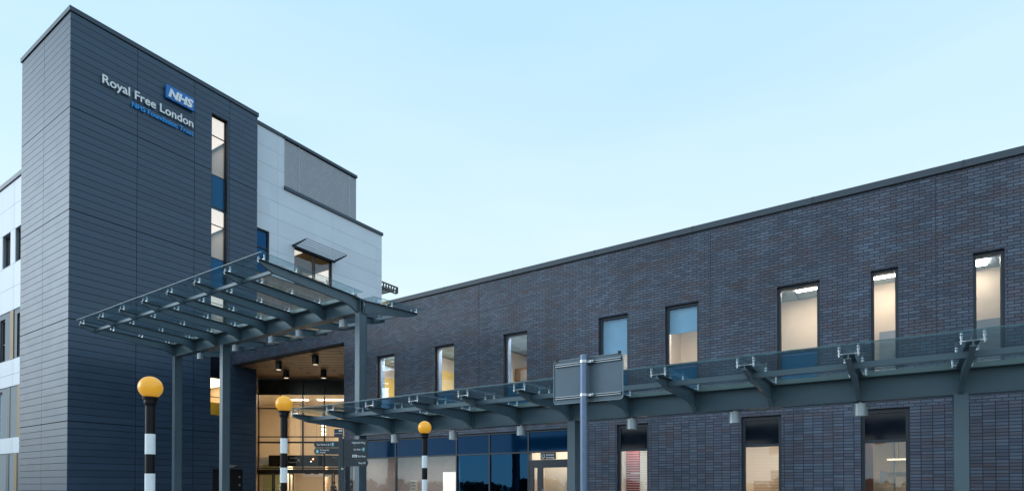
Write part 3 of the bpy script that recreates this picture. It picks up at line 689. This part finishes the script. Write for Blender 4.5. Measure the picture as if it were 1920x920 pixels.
# left reveal in bronze panels, right reveal in brick
mb = MB()
p0 = Vector((-28.02, 17.98, 0)); p1 = Vector((gl.x, gl.y, 0)); nn = 4
dv = (p1 - p0); side = Vector((dv.y, -dv.x, 0)).normalized() * -.1
for k in range(14):
    z0 = .02 + k * .545; z1 = z0 + .53
    a, b = p0, p1
    mb.f.append([mb.pt(a + Vector((0, 0, z0))), mb.pt(b + Vector((0, 0, z0))), mb.pt(b + Vector((0, 0, z1))), mb.pt(a + Vector((0, 0, z1)))]); mb.m.append(0); mb.smooth.append(False)
mb.build('bronze_reveal', BRONZE, brickb)
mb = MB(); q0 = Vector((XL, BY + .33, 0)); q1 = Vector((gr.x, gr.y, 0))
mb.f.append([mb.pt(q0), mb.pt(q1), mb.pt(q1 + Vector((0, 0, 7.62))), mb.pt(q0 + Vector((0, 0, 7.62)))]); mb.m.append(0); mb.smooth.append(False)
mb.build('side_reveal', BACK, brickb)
# glazing grid
GV = [-14.30, -13.02, -11.80, -10.59, -9.44]
GZ = [2.36, 2.60, 4.03, 4.36, 5.96, 6.77, 7.58]
mb = MB(FG)
for a in GV: mb.box(a - .03, a + .03, 2.36, 7.60, -.12, .0)
for z, h in ((2.36, .04), (2.60, .03), (4.05, .05), (4.36, .03), (5.96, .03), (6.77, .035), (7.58, .03)):
    mb.box(-14.35, -8.6, z - h, z + h, -.12, .01)
eg = mb.build('entrance_glazing', FRAME, brickb)
for l, r in zip(GV, GV[1:] + []):
    for zl, zh in zip(GZ, GZ[1:]):
        g = MB(FG); mm = mat('grey_green_spandrel', (.045, .055, .055), .25) if zl > 6.5 else DIMG
        g.face([(l + .03, zl + .03, -.06), (r - .03, zl + .03, -.06), (r - .03, zh - .03, -.06), (l + .03, zh - .03, -.06)]); g.build('pane', mm, eg)
# sliding doors below
for k, (l, r) in enumerate(((-14.30, -13.45), (-13.42, -12.70), (-12.55, -12.30), (-10.62, -10.10), (-10.05, -9.44))):
    g = MB(FG)
    for (a, b) in ((l, l + .06), (r - .06, r)): g.box(a, b, 0.02, 2.3, -.05, .02)
    g.box(l + .06, r - .06, 2.24, 2.3, -.05, .02); g.box(l + .06, r - .06, .02, .12, -.05, .02)
    dd = g.build('entrance_door', BLACK, brickb)
    g = MB(FG); g.face([(l + .06, .12, -.02), (r - .06, .12, -.02), (r - .06, 2.24, -.02), (l + .06, 2.24, -.02)]); g.build('pane', DIMG, dd)
    g = MB(FG)
    for q in range(5): g.box(l + .1 + q * (r - l - .2) / 5, l + .14 + q * (r - l - .2) / 5, 1.42, 1.46, -.018, -.014)
    g.build('safety_dots', WHITEL, dd)
mb = MB(FG); mb.box(-14.35, -8.6, 2.30, 2.52, .03, .25); hd = mb.build('door_header', BLACK, brickb)
mb = MB(FG); mb.box(-11.55, -11.25, 2.26, 2.34, .25, .33); mb.box(-11.05, -10.8, 2.26, 2.34, .25, .33); mb.build('door_sensor', BLACK, hd)
# dark bulkhead with wayfinding marks inside
mb = MB(FG); mb.box(-14.0, -8.6, 2.72, 3.36, -.9, -.7); bk = mb.build('bulkhead', mat('bulkhead_brown', (.018, .014, .012), .3), brickb)
mb = MB()
def TB(a0, z0): return lambda x, y, d: FG(a0 + x, z0 + y, -.69 + d)
for (a0, z0, s_) in ((-12.75, 3.17, 'Reception'), (-12.85, 2.93, 'Outpatients'), (-10.35, 3.2, 'Wards')):
    text_mb(mb, s_, TB(a0, z0), height=.07, depth=.01)
t = MB(FG); t.prism([(-12.35, 3.08), (-12.2, 2.98), (-12.2, 3.02), (-12.29, 3.08), (-12.2, 3.14), (-12.2, 3.18)], 2, -.69, -.68)
base = len(mb.v); mb.v += t.v; mb.f += [[i + base for i in f] for f in t.f]; mb.m += t.m; mb.smooth += t.smooth
mb.build('lettering', WHITEL, bk)
mb = MB(FG); mb.sphere((-11.43, 3.14, -.66), .05, 10); mb.build('indicator_lamp', emit('red_lamp', (1, .25, .1), 4), bk)
mb = MB(FG); mb.sphere((-11.55, 3.0, -.66), .04, 10); mb.build('indicator_lamp', emit('white_lamp', (1, .85, .7), 2), bk)
# lobby interior
mb = MB(FG)
A0, A1 = -17.6, -6.2
mb.face([(A0, 0.1, -7.2), (A1, 0.1, -7.2), (A1, 7.1, -7.2), (A0, 7.1, -7.2)], 0)
mb.face([(A0, 0.1, -.15), (A0, 0.1, -7.2), (A0, 7.1, -7.2), (A0, 7.1, -.15)], 0)
mb.face([(A1, 0.1, -.15), (A1, 0.1, -7.2), (A1, 7.1, -7.2), (A1, 7.1, -.15)], 0)
mb.face([(A0, .13, -.15), (A1, .13, -.15), (A1, .13, -7.2), (A0, .13, -7.2)], 1)
mb.face([(A0, 7.1, -.15), (A1, 7.1, -.15), (A1, 7.1, -7.2), (A0, 7.1, -7.2)], 0)
mb.box(A0, A1, 2.9, 3.25, -7.19, -1.2, 2)
for a, b in ((-14.9, -14.2), (-11.9, -11.3), (-9.9, -9.5)): mb.box(a, b, 3.26, 7.09, -6.6, -6.3, 0)
for a in (-13.4, -12.6): mb.box(a, a + .02, 3.26, 7.0, -7.19, -7.17, 3)
mb.box(-13.9, -13.6, .14, 2.89, -3.6, -3.3, 0); mb.box(-11.95, -11.75, .14, 2.89, -4.6, -4.3, 3); mb.box(-14.9, -13.9, .14, 2.89, -2.2, -2.1, 4)
mb.box(-10.2, -8.9, .14, 2.6, -2.6, -2.5, 5); mb.box(-12.3, -10.5, 2.14, 2.55, -1.7, -1.5, 2)
lob = mb.build('lobby_room', [mat('lobby_wall', (.70, .58, .43), .7, var=.05, scale=1.0), FLOORM, PALEW, mat('lobby_line', (.42, .30, .19), .7), mat('lobby_green', (.50, .48, .22), .7), mat('dark_olive', (.05, .05, .03), .7)], brickb)
for (a, b, d0, d1, z) in ((-14.1, -8.3, .4, 1.9, 7.08), (-14.6, -13.0, 4.3, 4.45, 7.08), (-12.4, -10.8, 4.3, 4.45, 7.08), (-12.6, -9.9, 1.4, 1.9, 2.89), (-12.4, -10.2, 3.6, 4.0, 2.89), (-14.2, -13.2, 2.6, 3.0, 2.89)):  # broad front panel is an unseen fill added to brighten the lobby
    mb = MB(FG); mb.box(a, b, z - .03, z, -d1, -d0); mb.build('ceiling_light', LAMPL if z > 5 else LAMPM, lob)
mb = MB(FG)
mb.box(-11.1, -10.1, 1.2, 2.05, -6.9, -6.8); tag(mb.build('display_board', REDP, lob), 'dark red display board')
mb = MB(FG); mb.box(-11.2, -10.5, 2.15, 2.45, -6.3, -6.25); mb.build('hanging_panel', BLACK, lob)
pl = thing('pendant_light', 'string of small glowing square pendants hanging in the lobby', 'lamp', tuple(FG(-11.25, 4.4, -2.0)))
for k in range(3):
    mb = MB(FG); z = 4.62 + k * .26; mb.box(-11.34, -11.16, z, z + .16, -2.09, -1.91); mb.build('lamp_shade', emit('pendant_glow', (1, .95, .8), 4), pl)
mb = MB(FG); mb.box(-11.26, -11.24, 4.78, 7.05, -2.01, -1.99); mb.build('rod', BLACK, pl)

# downlights beneath the soffit
for k, (x, y, lab) in enumerate(((-25.3, 17.45, 'near left of four black downlights under the timber soffit'), (-22.8, 17.65, 'near right of four black downlights under the timber soffit'),
                            (-26.9, 19.0, 'far left of four black downlights under the timber soffit'), (-25.3, 20.1, 'far right of four black downlights under the timber soffit'))):
    dl = thing('downlight', lab, 'lamp', (x, y, 7.2), 'downlights under the timber soffit')
    mb = MB(); mb.tube((x, y, 7.22), (x, y, 7.60), .15, 20, caps=True); mb.box(x - .05, x + .05, y - .05, y + .05, 7.60, 7.62); mb.build('lamp_body', BLACK, dl)
    mb = MB(); mb.tube((x, y, 7.205), (x, y, 7.219), .11, 20); mb.build('lamp_face', LAMPS, dl)
    ld = bpy.data.lights.new('downlight_beam', 'SPOT'); ld.energy = 42; ld.color = (1, .72, .42); ld.spot_size = R(100); ld.shadow_soft_size = .1
    lo = bpy.data.objects.new('downlight_beam', ld); COL.objects.link(lo); lo.parent = dl; lo.location = (0, 0, -.02)

# ------------------------------------------------------------------ canopies
def rafter_mesh(name, tip, top, bot, beam_y, sgn=1, tz=None, web=.018, fl=.075):
    """profile runs from y = tip to the beam; local x = 0. top(y) and bot(list of (y, z))"""
    mb = MB()
    poly = [(tip, top(tip))] + [(beam_y, top(beam_y))] + bot[::-1]
    mb.prism(poly, 0, -web / 2, web / 2)
    # top flange
    a, b = (tip, beam_y)
    mb.prism([(a, top(a) + .001), (b, top(b) + .001), (b, top(b) + .016), (a, top(a) + .016)], 0, -fl, fl)
    # bottom flange following the curve
    for (y0, z0), (y1, z1) in zip(bot, bot[1:]):
        mb.prism([(y0, z0 - .014), (y1, z1 - .014), (y1, z1 - .001), (y0, z0 - .001)], 0, -fl * .5, fl * .5)
    return mb.mesh(name, STEEL)
def clamp_mesh():
    mb = MB()
    mb.box(-.15, .15, -.02, .02, .0, .012)
    for s in (-1, 1):
        mb.tube((s * .125, 0, -.03), (s * .125, 0, .075), .016, 10); mb.tube((s * .125, 0, .05), (s * .125, 0, .082), .025, 12); mb.tube((s * .125, 0, .100), (s * .125, 0, .116), .023, 12)
    return mb.mesh('glass_clamp', INOX)
def plate_mesh(z0, z1, y):
    mb = MB(); mb.box(-.07, .07, y - .012, y, z0, z1)
    for s in (-1, 1):
        for k in range(4): mb.tube((s * .045, y - .012, z0 + .05 + k * (z1 - z0 - .1) / 3), (s * .045, y - .03, z0 + .05 + k * (z1 - z0 - .1) / 3), .011, 6)
    return mb.mesh('end_plate', STEEL)
CL = clamp_mesh()
def add_canopy(root, xs, front, back, posts, bz0, bz1, post_h, glass_over):
    """front/back = dict(tip, beam, top, bot, rows, gf(y)->glass z, ylim, rail)"""
    x0, x1 = xs[0] - .12, xs[-1] + .12
    mb = MB(); yb = 12.5
    mb.box(x0, x1, yb - .012, yb + .012, bz0 + .016, bz1 - .016); mb.box(x0, x1, yb - .15, yb + .15, bz0, bz0 + .016); mb.box(x0, x1, yb - .15, yb + .15, bz1 - .016, bz1)
    mb.box(x0, x1, yb - .125, yb - .113, bz0 + .016, bz1 - .016)
    mb.build('main_beam', STEEL, root)
    mb = MB(); mb.prism([(yb - .30, bz1 + .012), (yb + .16, bz1 + .004), (yb + .16, bz1 + .016), (yb - .27, bz1 + .03), (yb - .27, bz1 + .10), (yb - .30, bz1 + .10)], 0, x0, x1)
    mb.build('gutter', mat('gutter_steel', (.14, .19, .19), .4, .2), root)
    for (px, h) in posts:
        mb = MB(); mb.box(px - .1, px + .1, yb - .15, yb - .138, .12, h); mb.box(px - .1, px + .1, yb + .138, yb + .15, .12, h); mb.box(px - .085, px + .085, yb - .138, yb + .138, .12, h)
        p_ = mb.build('post', STEEL, root)
        mb = MB(); mb.box(px - .16, px + .16, yb - .2, yb + .2, .12, .145); mb.build('base_plate', STEEL, p_)
    for prt in (front, back):
        if not prt: continue
        me = rafter_mesh('rafter', prt['tip'], prt['top'], prt['bot'], prt['beam'])
        pm = plate_mesh(bz0 + .02, bz1 - .01, 12.36) if prt is front else None
        sg_ = 1 if prt is front else -1
        for x in xs:
            r = inst(me, 'rafter', root, (x, 0, 0))
            for y in prt['rows']:
                c = inst(CL, 'glass_clamp', r, (x, y, prt['top'](y) + .017))
            if pm: inst(pm, 'end_plate', r, (x, 0, 0))
        if prt.get('rail'):
            ry, rz = prt['rail']; mb = MB()
            for a, b in zip(xs, xs[1:]): mb.box(a + .012, b - .012, ry - .035, ry + .035, rz - .045, rz + .045)
            mb.build('edge_rail', STEEL, root)
        g0, g1 = prt['glass']; gz = lambda y: prt['top'](y) + .105
        lim = [xs[0] - glass_over[0]] + xs[1:-1] + [xs[-1] + glass_over[1]]
        tl = .0
        for a, b in zip(lim, lim[1:]):
            mb = MB(); a_, b_ = a + .008, b - .008
            dz = random.uniform(-.004, .004); z0, z1 = gz(g0) + dz, gz(g1) + dz; th = .013
            P8 = [(a_, g0, z0), (b_, g0, z0), (b_, g1, z1), (a_, g1, z1)]
            mb.face(P8, 0)
            top4 = [(x, y, z + th) for x, y, z in P8]
            for k in range(4):
                mb.face([P8[k], P8[(k + 1) % 4], top4[(k + 1) % 4], top4[k]], 1)
            mb.build('glass_pane', [CAN, EDGE], root)

ftop = lambda y: 7.46 - (y - 9.05) * .035
btop = lambda y: 7.31 + (y - 12.6) * .075
high = thing('glass_canopy', 'tall glass and steel canopy over the main entrance on high posts', 'canopy', (-19.4, 12.5, 0))
HX = [-24.93 + k * 1.5643 for k in range(8)]
add_canopy(high, HX,
           dict(tip=9.03, beam=12.35, top=ftop, bot=[(9.03, 7.41), (9.45, 7.25), (11.7, 7.11), (11.9, 7.09), (12.1, 7.03), (12.25, 6.95), (12.35, 6.90)], rows=[9.12, 10.1, 11.1, 12.1], glass=(8.92, 12.30), rail=(9.55, 7.33)),
           dict(tip=15.0, beam=12.65, top=btop, bot=[(15.0, 7.44), (14.5, 7.28), (13.6, 7.12), (13.0, 7.05), (12.65, 6.95)], rows=[14.85, 13.7], glass=(12.68, 15.15), rail=(14.4, 7.36)),
           [(-24.95, 6.90), (-21.45, 6.90), (-13.98, 6.90)], 6.90, 7.30, 0, (.0, .32))
ltop = lambda y: 3.55
low = thing('glass_canopy', 'long low glass and steel canopy running in front of the brick building', 'canopy', (-3, 12.5, 0))
LX = [-13.98 + k * 1.472 for k in range(16)]
add_canopy(low, LX,
           dict(tip=10.08, beam=12.35, top=ltop, bot=[(10.08, 3.50), (10.6, 3.39), (11.75, 3.33), (11.95, 3.31), (12.15, 3.25), (12.28, 3.17), (12.35, 3.14)], rows=[10.15, 11.15, 12.12], glass=(9.85, 12.30), rail=(10.62, 3.47)),
           None, [(-6.60, 3.13), (.74, 3.13), (8.10, 3.13)], 3.13, 3.52, 0, (.10, .2))

# lamps hanging from the beams
def lamp(x, zt, label, group):
    lt = thing('canopy_lamp', label, 'lamp', (x, 12.5, zt - .22), group)
    return lt
def lamp_parts(lt, x, zt):
    mb = MB(); mb.tube((x, 12.5, zt - .21), (x, 12.5, zt), .122, 28); mb.tube((x, 12.5, zt), (x, 12.5, zt + .012), .127, 28); mb.build('lamp_body', ALU, lt)
    mb = MB(); mb.tube((x, 12.5, zt + .012), (x, 12.5, zt + .045), .035, 12); mb.tube((x, 12.5, zt + .045), (x, 12.5, zt + .16), .012, 8); mb.build('mounting', INOX, lt)
    mb = MB(); mb.tube((x, 12.5, zt - .216), (x, 12.5, zt - .205), .105, 24); mb.build('lamp_face', mat('unlit_lens', (.30, .32, .34), .3), lt)
    return lt
names_high = ['silver lamp under the high canopy beam nearest the dark tower', 'second silver lamp under the high canopy beam, just right of the second post', 'third silver lamp from the left under the high canopy beam',
              'fourth silver lamp from the left under the high canopy beam', 'silver lamp under the high canopy beam beside the tallest right post']
names_low = ['silver lamp under the low canopy left of the farthest beacon', 'silver lamp under the low canopy right of the farthest beacon', 'silver lamp above the dark blue glazing left of the side door',
             'silver lamp right of the road sign above the narrow ground window', 'silver lamp beside the middle ground floor window', 'silver lamp above the left of the window by the right post', 'silver lamp under the low canopy beyond the right post']
proto = None
for i, x in enumerate([-23.18, -20.75, -18.52, -17.0, -14.81]):
    if proto is None: proto = lamp_parts(lamp(x, 6.80, names_high[0], 'silver lamps under the high canopy'), x, 6.80)
    else:
        c = copy_tree(proto); c.location = (x, 12.5, 6.58); c['label'] = names_high[i]
for i, x in enumerate([-12.51, -10.31, -8.10, -5.14, -2.93, -.72, 3.6]):
    c = copy_tree(proto); c.location = (x, 12.5, 2.86); c['label'] = names_low[i]; c['group'] = 'silver lamps under the low canopy'

# ------------------------------------------------------------------ belisha beacons
def beacon(x, y, zc, label):
    zb = .12
    b = thing('belisha_beacon', label, 'beacon', (x, y, zb), 'crossing beacons')
    top = zc - .122
    pr = .051
    edges = [zc - .53, zc - .76, zc - .98, zc - 1.21, zc - 1.44, zc - 1.67, zc - 1.9, zc - 2.13, zc - 2.36]
    mb = MB(); mb.tube((x, y, zb), (x, y, top - .02), pr, 28); mb.build('pole', POLEB, b)
    for k in range(0, len(edges) - 1, 2):
        if edges[k] > zb: mb = MB(); mb.tube((x, y, max(zb + .002, edges[k + 1])), (x, y, edges[k]), pr + .0015, 28); mb.build('pole_band', POLEW, b)
    mb = MB(); mb.tube((x, y, top - .09), (x, y, top - .055), pr + .004, 28, r2=.066); mb.tube((x, y, top - .055), (x, y, top - .02), .066, 28); mb.tube((x, y, top - .02), (x, y, top + .012), .078, 28, r2=.083); mb.build('collar', POLEB, b)
    mb = MB(); mb.sphere((x, y, zc), .127, 48); mb.build('globe', AMBER, b)
    return b
beacon(-7.18, 3.30, 2.72, 'nearest striped beacon with amber globe in front of the dark tower')
beacon(-7.98, 5.60, 2.86, 'striped beacon with amber globe in front of the entrance doors')
beacon(-7.60, 8.37, 2.70, 'farthest striped beacon with amber globe in front of the ground floor glazing')

# ------------------------------------------------------------------ road sign seen from behind
rs = thing('road_sign', 'back of a grey rectangular road sign clamped to a round post', 'sign', (-4.12, 8.0, .12))
sx0, sx1, sy, sz0, sz1 = -4.645, -3.47, 8.12, 2.875, 3.56
mb = MB(); rr = .055; poly = []
for (cx, cz, a0) in ((sx1 - rr, sz1 - rr, 0), (sx0 + rr, sz1 - rr, 90), (sx0 + rr, sz0 + rr, 180), (sx1 - rr, sz0 + rr, 270)):
    for k in range(6): a = R(a0 + k * 18); poly.append((cx + rr * math.cos(a), cz + rr * math.sin(a)))
mb.prism(poly, 1, sy, sy + .004)
mb.build('panel', SIGNB, rs)
mb = MB()
n = len(poly)
for k in range(n):
    a, b = poly[k], poly[(k + 1) % n]; c = ((sx0 + sx1) / 2, (sz0 + sz1) / 2)
    def sh(p, s): return (c[0] + (p[0] - c[0]) * (1 - s / .6), c[1] + (p[1] - c[1]) * (1 - s / .36))
    mb.prism([a, b, sh(b, .008), sh(a, .008)], 1, sy - .012, sy - .001)
mb.build('edge_trim', mat('trim_grey', (.26, .31, .33), .4, .4), rs)
for z in (sz1 - .085, sz0 + .095):
    mb = MB(); mb.box(sx0 + .045, sx1 - .03, sy - .022, sy - .001, z - .022, z + .022, 1); mb.box(sx0 + .045, sx1 - .03, sy - .03, sy - .022, z - .020, z - .008, 0); mb.box(sx0 + .045, sx1 - .03, sy - .03, sy - .022, z + .010, z + .02, 0)
    mb.build('rail', [ALU, BLACK], rs)
pxs, pys = -4.07, sy - .10
mb = MB(); mb.tube((pxs, pys, .12), (pxs, pys, 3.57), .057, 32); mb.sphere((pxs, pys, 3.57), .057, 24, sz=.3); mb.build('post', GALV, rs)
for z in (sz1 - .085, sz0 + .095):
    mb = MB(); mb.tube((pxs, pys, z - .02), (pxs, pys, z + .02), .062, 32); mb.box(pxs + .05, pxs + .15, pys + .02, pys + .06, z - .018, z + .018); mb.tube((pxs + .12, pys - .01, z), (pxs + .12, pys + .05, z), .014, 10)
    mb.build('clamp', INOX, rs)
mb = MB()
for x in (sx0 + .06, sx1 - .06): mb.box(x - .02, x + .02, sy - .02, sy + .02, sz1 - .01, sz1 + .03)
mb.build('top_lug', BLACK, rs)

# ------------------------------------------------------------------ fingerpost
fpz = Vector((-11.15, 9.37, 0))
def FF(a, z, d): p = fpz + RH * a - FH * d; return Vector((p.x, p.y, z))
fp = thing('fingerpost', 'dark wayfinding post with arrow boards in front of the entrance', 'sign', (fpz.x, fpz.y, .12))
mb = MB(FF); mb.box(-.05, .0, .12, 2.75, -.05, .05); mb.box(.004, .05, .12, 2.73, -.045, .045); mb.box(-.052, .052, 2.75, 2.765, -.052, .052)
mb.build('post', mat('fingerpost_grey', (.045, .065, .08), .4), fp)
def finger(z0, z1, side, label=None):
    g = MB(FF); w = .58; c = (z0 + z1) / 2
    if side < 0: poly = [(-.055, z0), (-.055, z1), (-.055 - w + .03, z1), (-.055 - w, c + .02), (-.055 - w, c - .02), (-.055 - w + .03, z0)]
    else: poly = [(.055, z0), (.055 + w - .03, z0), (.055 + w, c - .02), (.055 + w, c + .02), (.055 + w - .03, z1), (.055, z1)]
    g.prism(poly, 2, -.02, .02); return g.build('finger_board', SIGND, fp)
def lett(par, items, patches=()):
    g = MB()
    for (s_, a0, z0, h, wd) in items: text_mb(g, s_, lambda x, y, d, a0=a0, z0=z0: FF(a0 + x, z0 + y, .021 + d), width=wd, height=h, depth=.002, bold=.012)
    g.build('lettering', WHITEL, par)
    for (a, b, z0, z1, txt, mm, tm) in patches:
        g = MB(FF); g.box(a, b, z0, z1, .021, .024); pp = g.build('symbol_patch', mm, par)
        if txt:
            g = MB(); text_mb(g, txt, lambda x, y, d: FF(a + (b - a) * .2 + x, z0 + (z1 - z0) * .22 + y, .0245 + d), width=(b - a) * .6, height=(z1 - z0) * .55, depth=.002, bold=.02); g.build('symbol', tm, pp)
f1 = finger(2.505, 2.655, -1); lett(f1, [('Car Parks 2 & 3', -.57, 2.555, .045, .33)], [(-.22, -.165, 2.53, 2.63, 'P', TEALS, WHITEL)])
f2 = finger(2.345, 2.495, -1); lett(f2, [('The Kings Oak', -.50, 2.43, .032, .22), ('Hospital', -.50, 2.375, .032, .13)], [(-.595, -.52, 2.365, 2.465, 'BMI', TEALS, WHITEL)])
f3 = finger(2.545, 2.700, 1); lett(f3, [('Highlands Wing', .26, 2.60, .045, .31)])
f4 = finger(2.385, 2.540, 1); lett(f4, [('Car Park 1', .30, 2.44, .045, .19)], [(.51, .565, 2.41, 2.51, 'P', TEALS, WHITEL)])
f5 = finger(2.225, 2.380, 1); lett(f5, [('Bus Stop', .41, 2.28, .045, .17)], [(.27, .385, 2.275, 2.335, 'BUS', POLEW, BLACK)])
f6 = finger(2.065, 2.220, 1); lett(f6, [('Drop Off', .42, 2.12, .045, .16)])
g = MB(FF); g.box(-.16, .04, 2.77, 2.945, -.02, .02); f7 = g.build('top_board', SIGND, fp)
lett(f7, [('Chase Farm Hospital', -.15, 2.83, .022, .18)], [(-.05, .03, 2.885, 2.925, 'NHS', POLEW, NHSB)])
g = MB(FF); g.sphere((.04, 2.0, .03), .03, 12, sz=1.6) ; g.build('post_lamp', mat('frosted_cap', (.7, .66, .55), .4), fp)

# ------------------------------------------------------------------ person inside the lobby door
def person():
    base = FG(-11.15, .13, -3.6)
    p = thing('person', 'person in a dark coat standing inside the open entrance doors', 'person', tuple(base))
    j = {'pel': (0, 0, .95), 'spn': (0, 0, 1.15), 'che': (0, .01, 1.36), 'nek': (0, .01, 1.50), 'hed': (0, 0, 1.60), 'top': (0, 0, 1.70),
         'sl': (-.19, 0, 1.42), 'el': (-.25, .02, 1.14), 'hl': (-.24, -.07, .90), 'fl': (-.235, -.09, .80), 'sr': (.19, 0, 1.42), 'er': (.25, .02, 1.14), 'hr': (.22, -.10, .92), 'fr': (.215, -.13, .82),
         'tl': (-.10, 0, .88), 'kl': (-.11, -.01, .50), 'al': (-.12, .02, .09), 'ol': (-.13, -.13, .04), 'tr': (.10, 0, .88), 'kr': (.11, -.01, .50), 'ar': (.12, .02, .09), 'or': (.13, -.13, .04)}
    e = [('pel', 'spn'), ('spn', 'che'), ('che', 'nek'), ('nek', 'hed'), ('hed', 'top'), ('che', 'sl'), ('sl', 'el'), ('el', 'hl'), ('hl', 'fl'), ('che', 'sr'), ('sr', 'er'), ('er', 'hr'), ('hr', 'fr'),
         ('pel', 'tl'), ('tl', 'kl'), ('kl', 'al'), ('al', 'ol'), ('pel', 'tr'), ('tr', 'kr'), ('kr', 'ar'), ('ar', 'or')]
    rad = {'pel': .15, 'spn': .135, 'che': .15, 'nek': .055, 'hed': .09, 'top': .075, 'sl': .075, 'el': .05, 'hl': .032, 'fl': .025, 'sr': .075, 'er': .05, 'hr': .032, 'fr': .025, 'tl': .10, 'kl': .065, 'al': .045, 'ol': .035, 'tr': .10, 'kr': .065, 'ar': .045, 'or': .035}
    ks = list(j); me = bpy.data.meshes.new('body')
    me.from_pydata([j[k] for k in ks], [(ks.index(a), ks.index(b)) for a, b in e], [])
    o = bpy.data.objects.new('body', me); COL.objects.link(o)
    sk = o.modifiers.new('skin', 'SKIN'); ss = o.modifiers.new('sub', 'SUBSURF'); ss.levels = 2; ss.render_levels = 2
    if not me.skin_vertices: me.attributes.new
    for i, k in enumerate(ks):
        me.skin_vertices[0].data[i].radius = (rad[k], rad[k] * .8 if k in ('pel', 'spn', 'che') else rad[k]); me.skin_vertices[0].data[i].use_root = (k == 'pel')
    return p, o
try:
    p, o = person()
    dg = bpy.context.evaluated_depsgraph_get(); me2 = bpy.data.meshes.new_from_object(o.evaluated_get(dg))
    bpy.data.objects.remove(o)
    me2.name = 'body'
    SKIN = mat('skin', (.45, .27, .19), .6); COAT = mat('dark_coat', (.02, .02, .028), .8); HAIR = mat('dark_hair', (.015, .010, .008), .6); TRS = mat('trousers', (.03, .03, .05), .8)
    me2.materials.clear()
    for mm in (COAT, SKIN, TRS): me2.materials.append(mm)
    for f in me2.polygons:
        c = f.center; f.material_index = 1 if (c.z > 1.5 or (abs(c.x) > .18 and c.z < .93 and c.z > .7)) else (2 if c.z < .75 else 0); f.use_smooth = True
    bo = bpy.data.objects.new('body', me2); COL.objects.link(bo); bo.parent = p; ORG[bo.name] = ORG[p.name]
    mb = MB(); b0 = ORG[p.name]
    mb.sphere(b0 + Vector((0, .015, 1.66)), .112, 20, sz=1.05); mb.build('hair', HAIR, p)
    mb = MB(); mb.box(b0.x - .03, b0.x + .03, b0.y - .115, b0.y - .09, b0.z + 1.58, b0.z + 1.60); mb.build('face_detail', SKIN, p)
except Exception as ex:
    print('person failed', ex)

for o in list(bpy.data.objects):
    if o.type == 'MESH' and o.name.startswith('txt'): bpy.data.objects.remove(o)
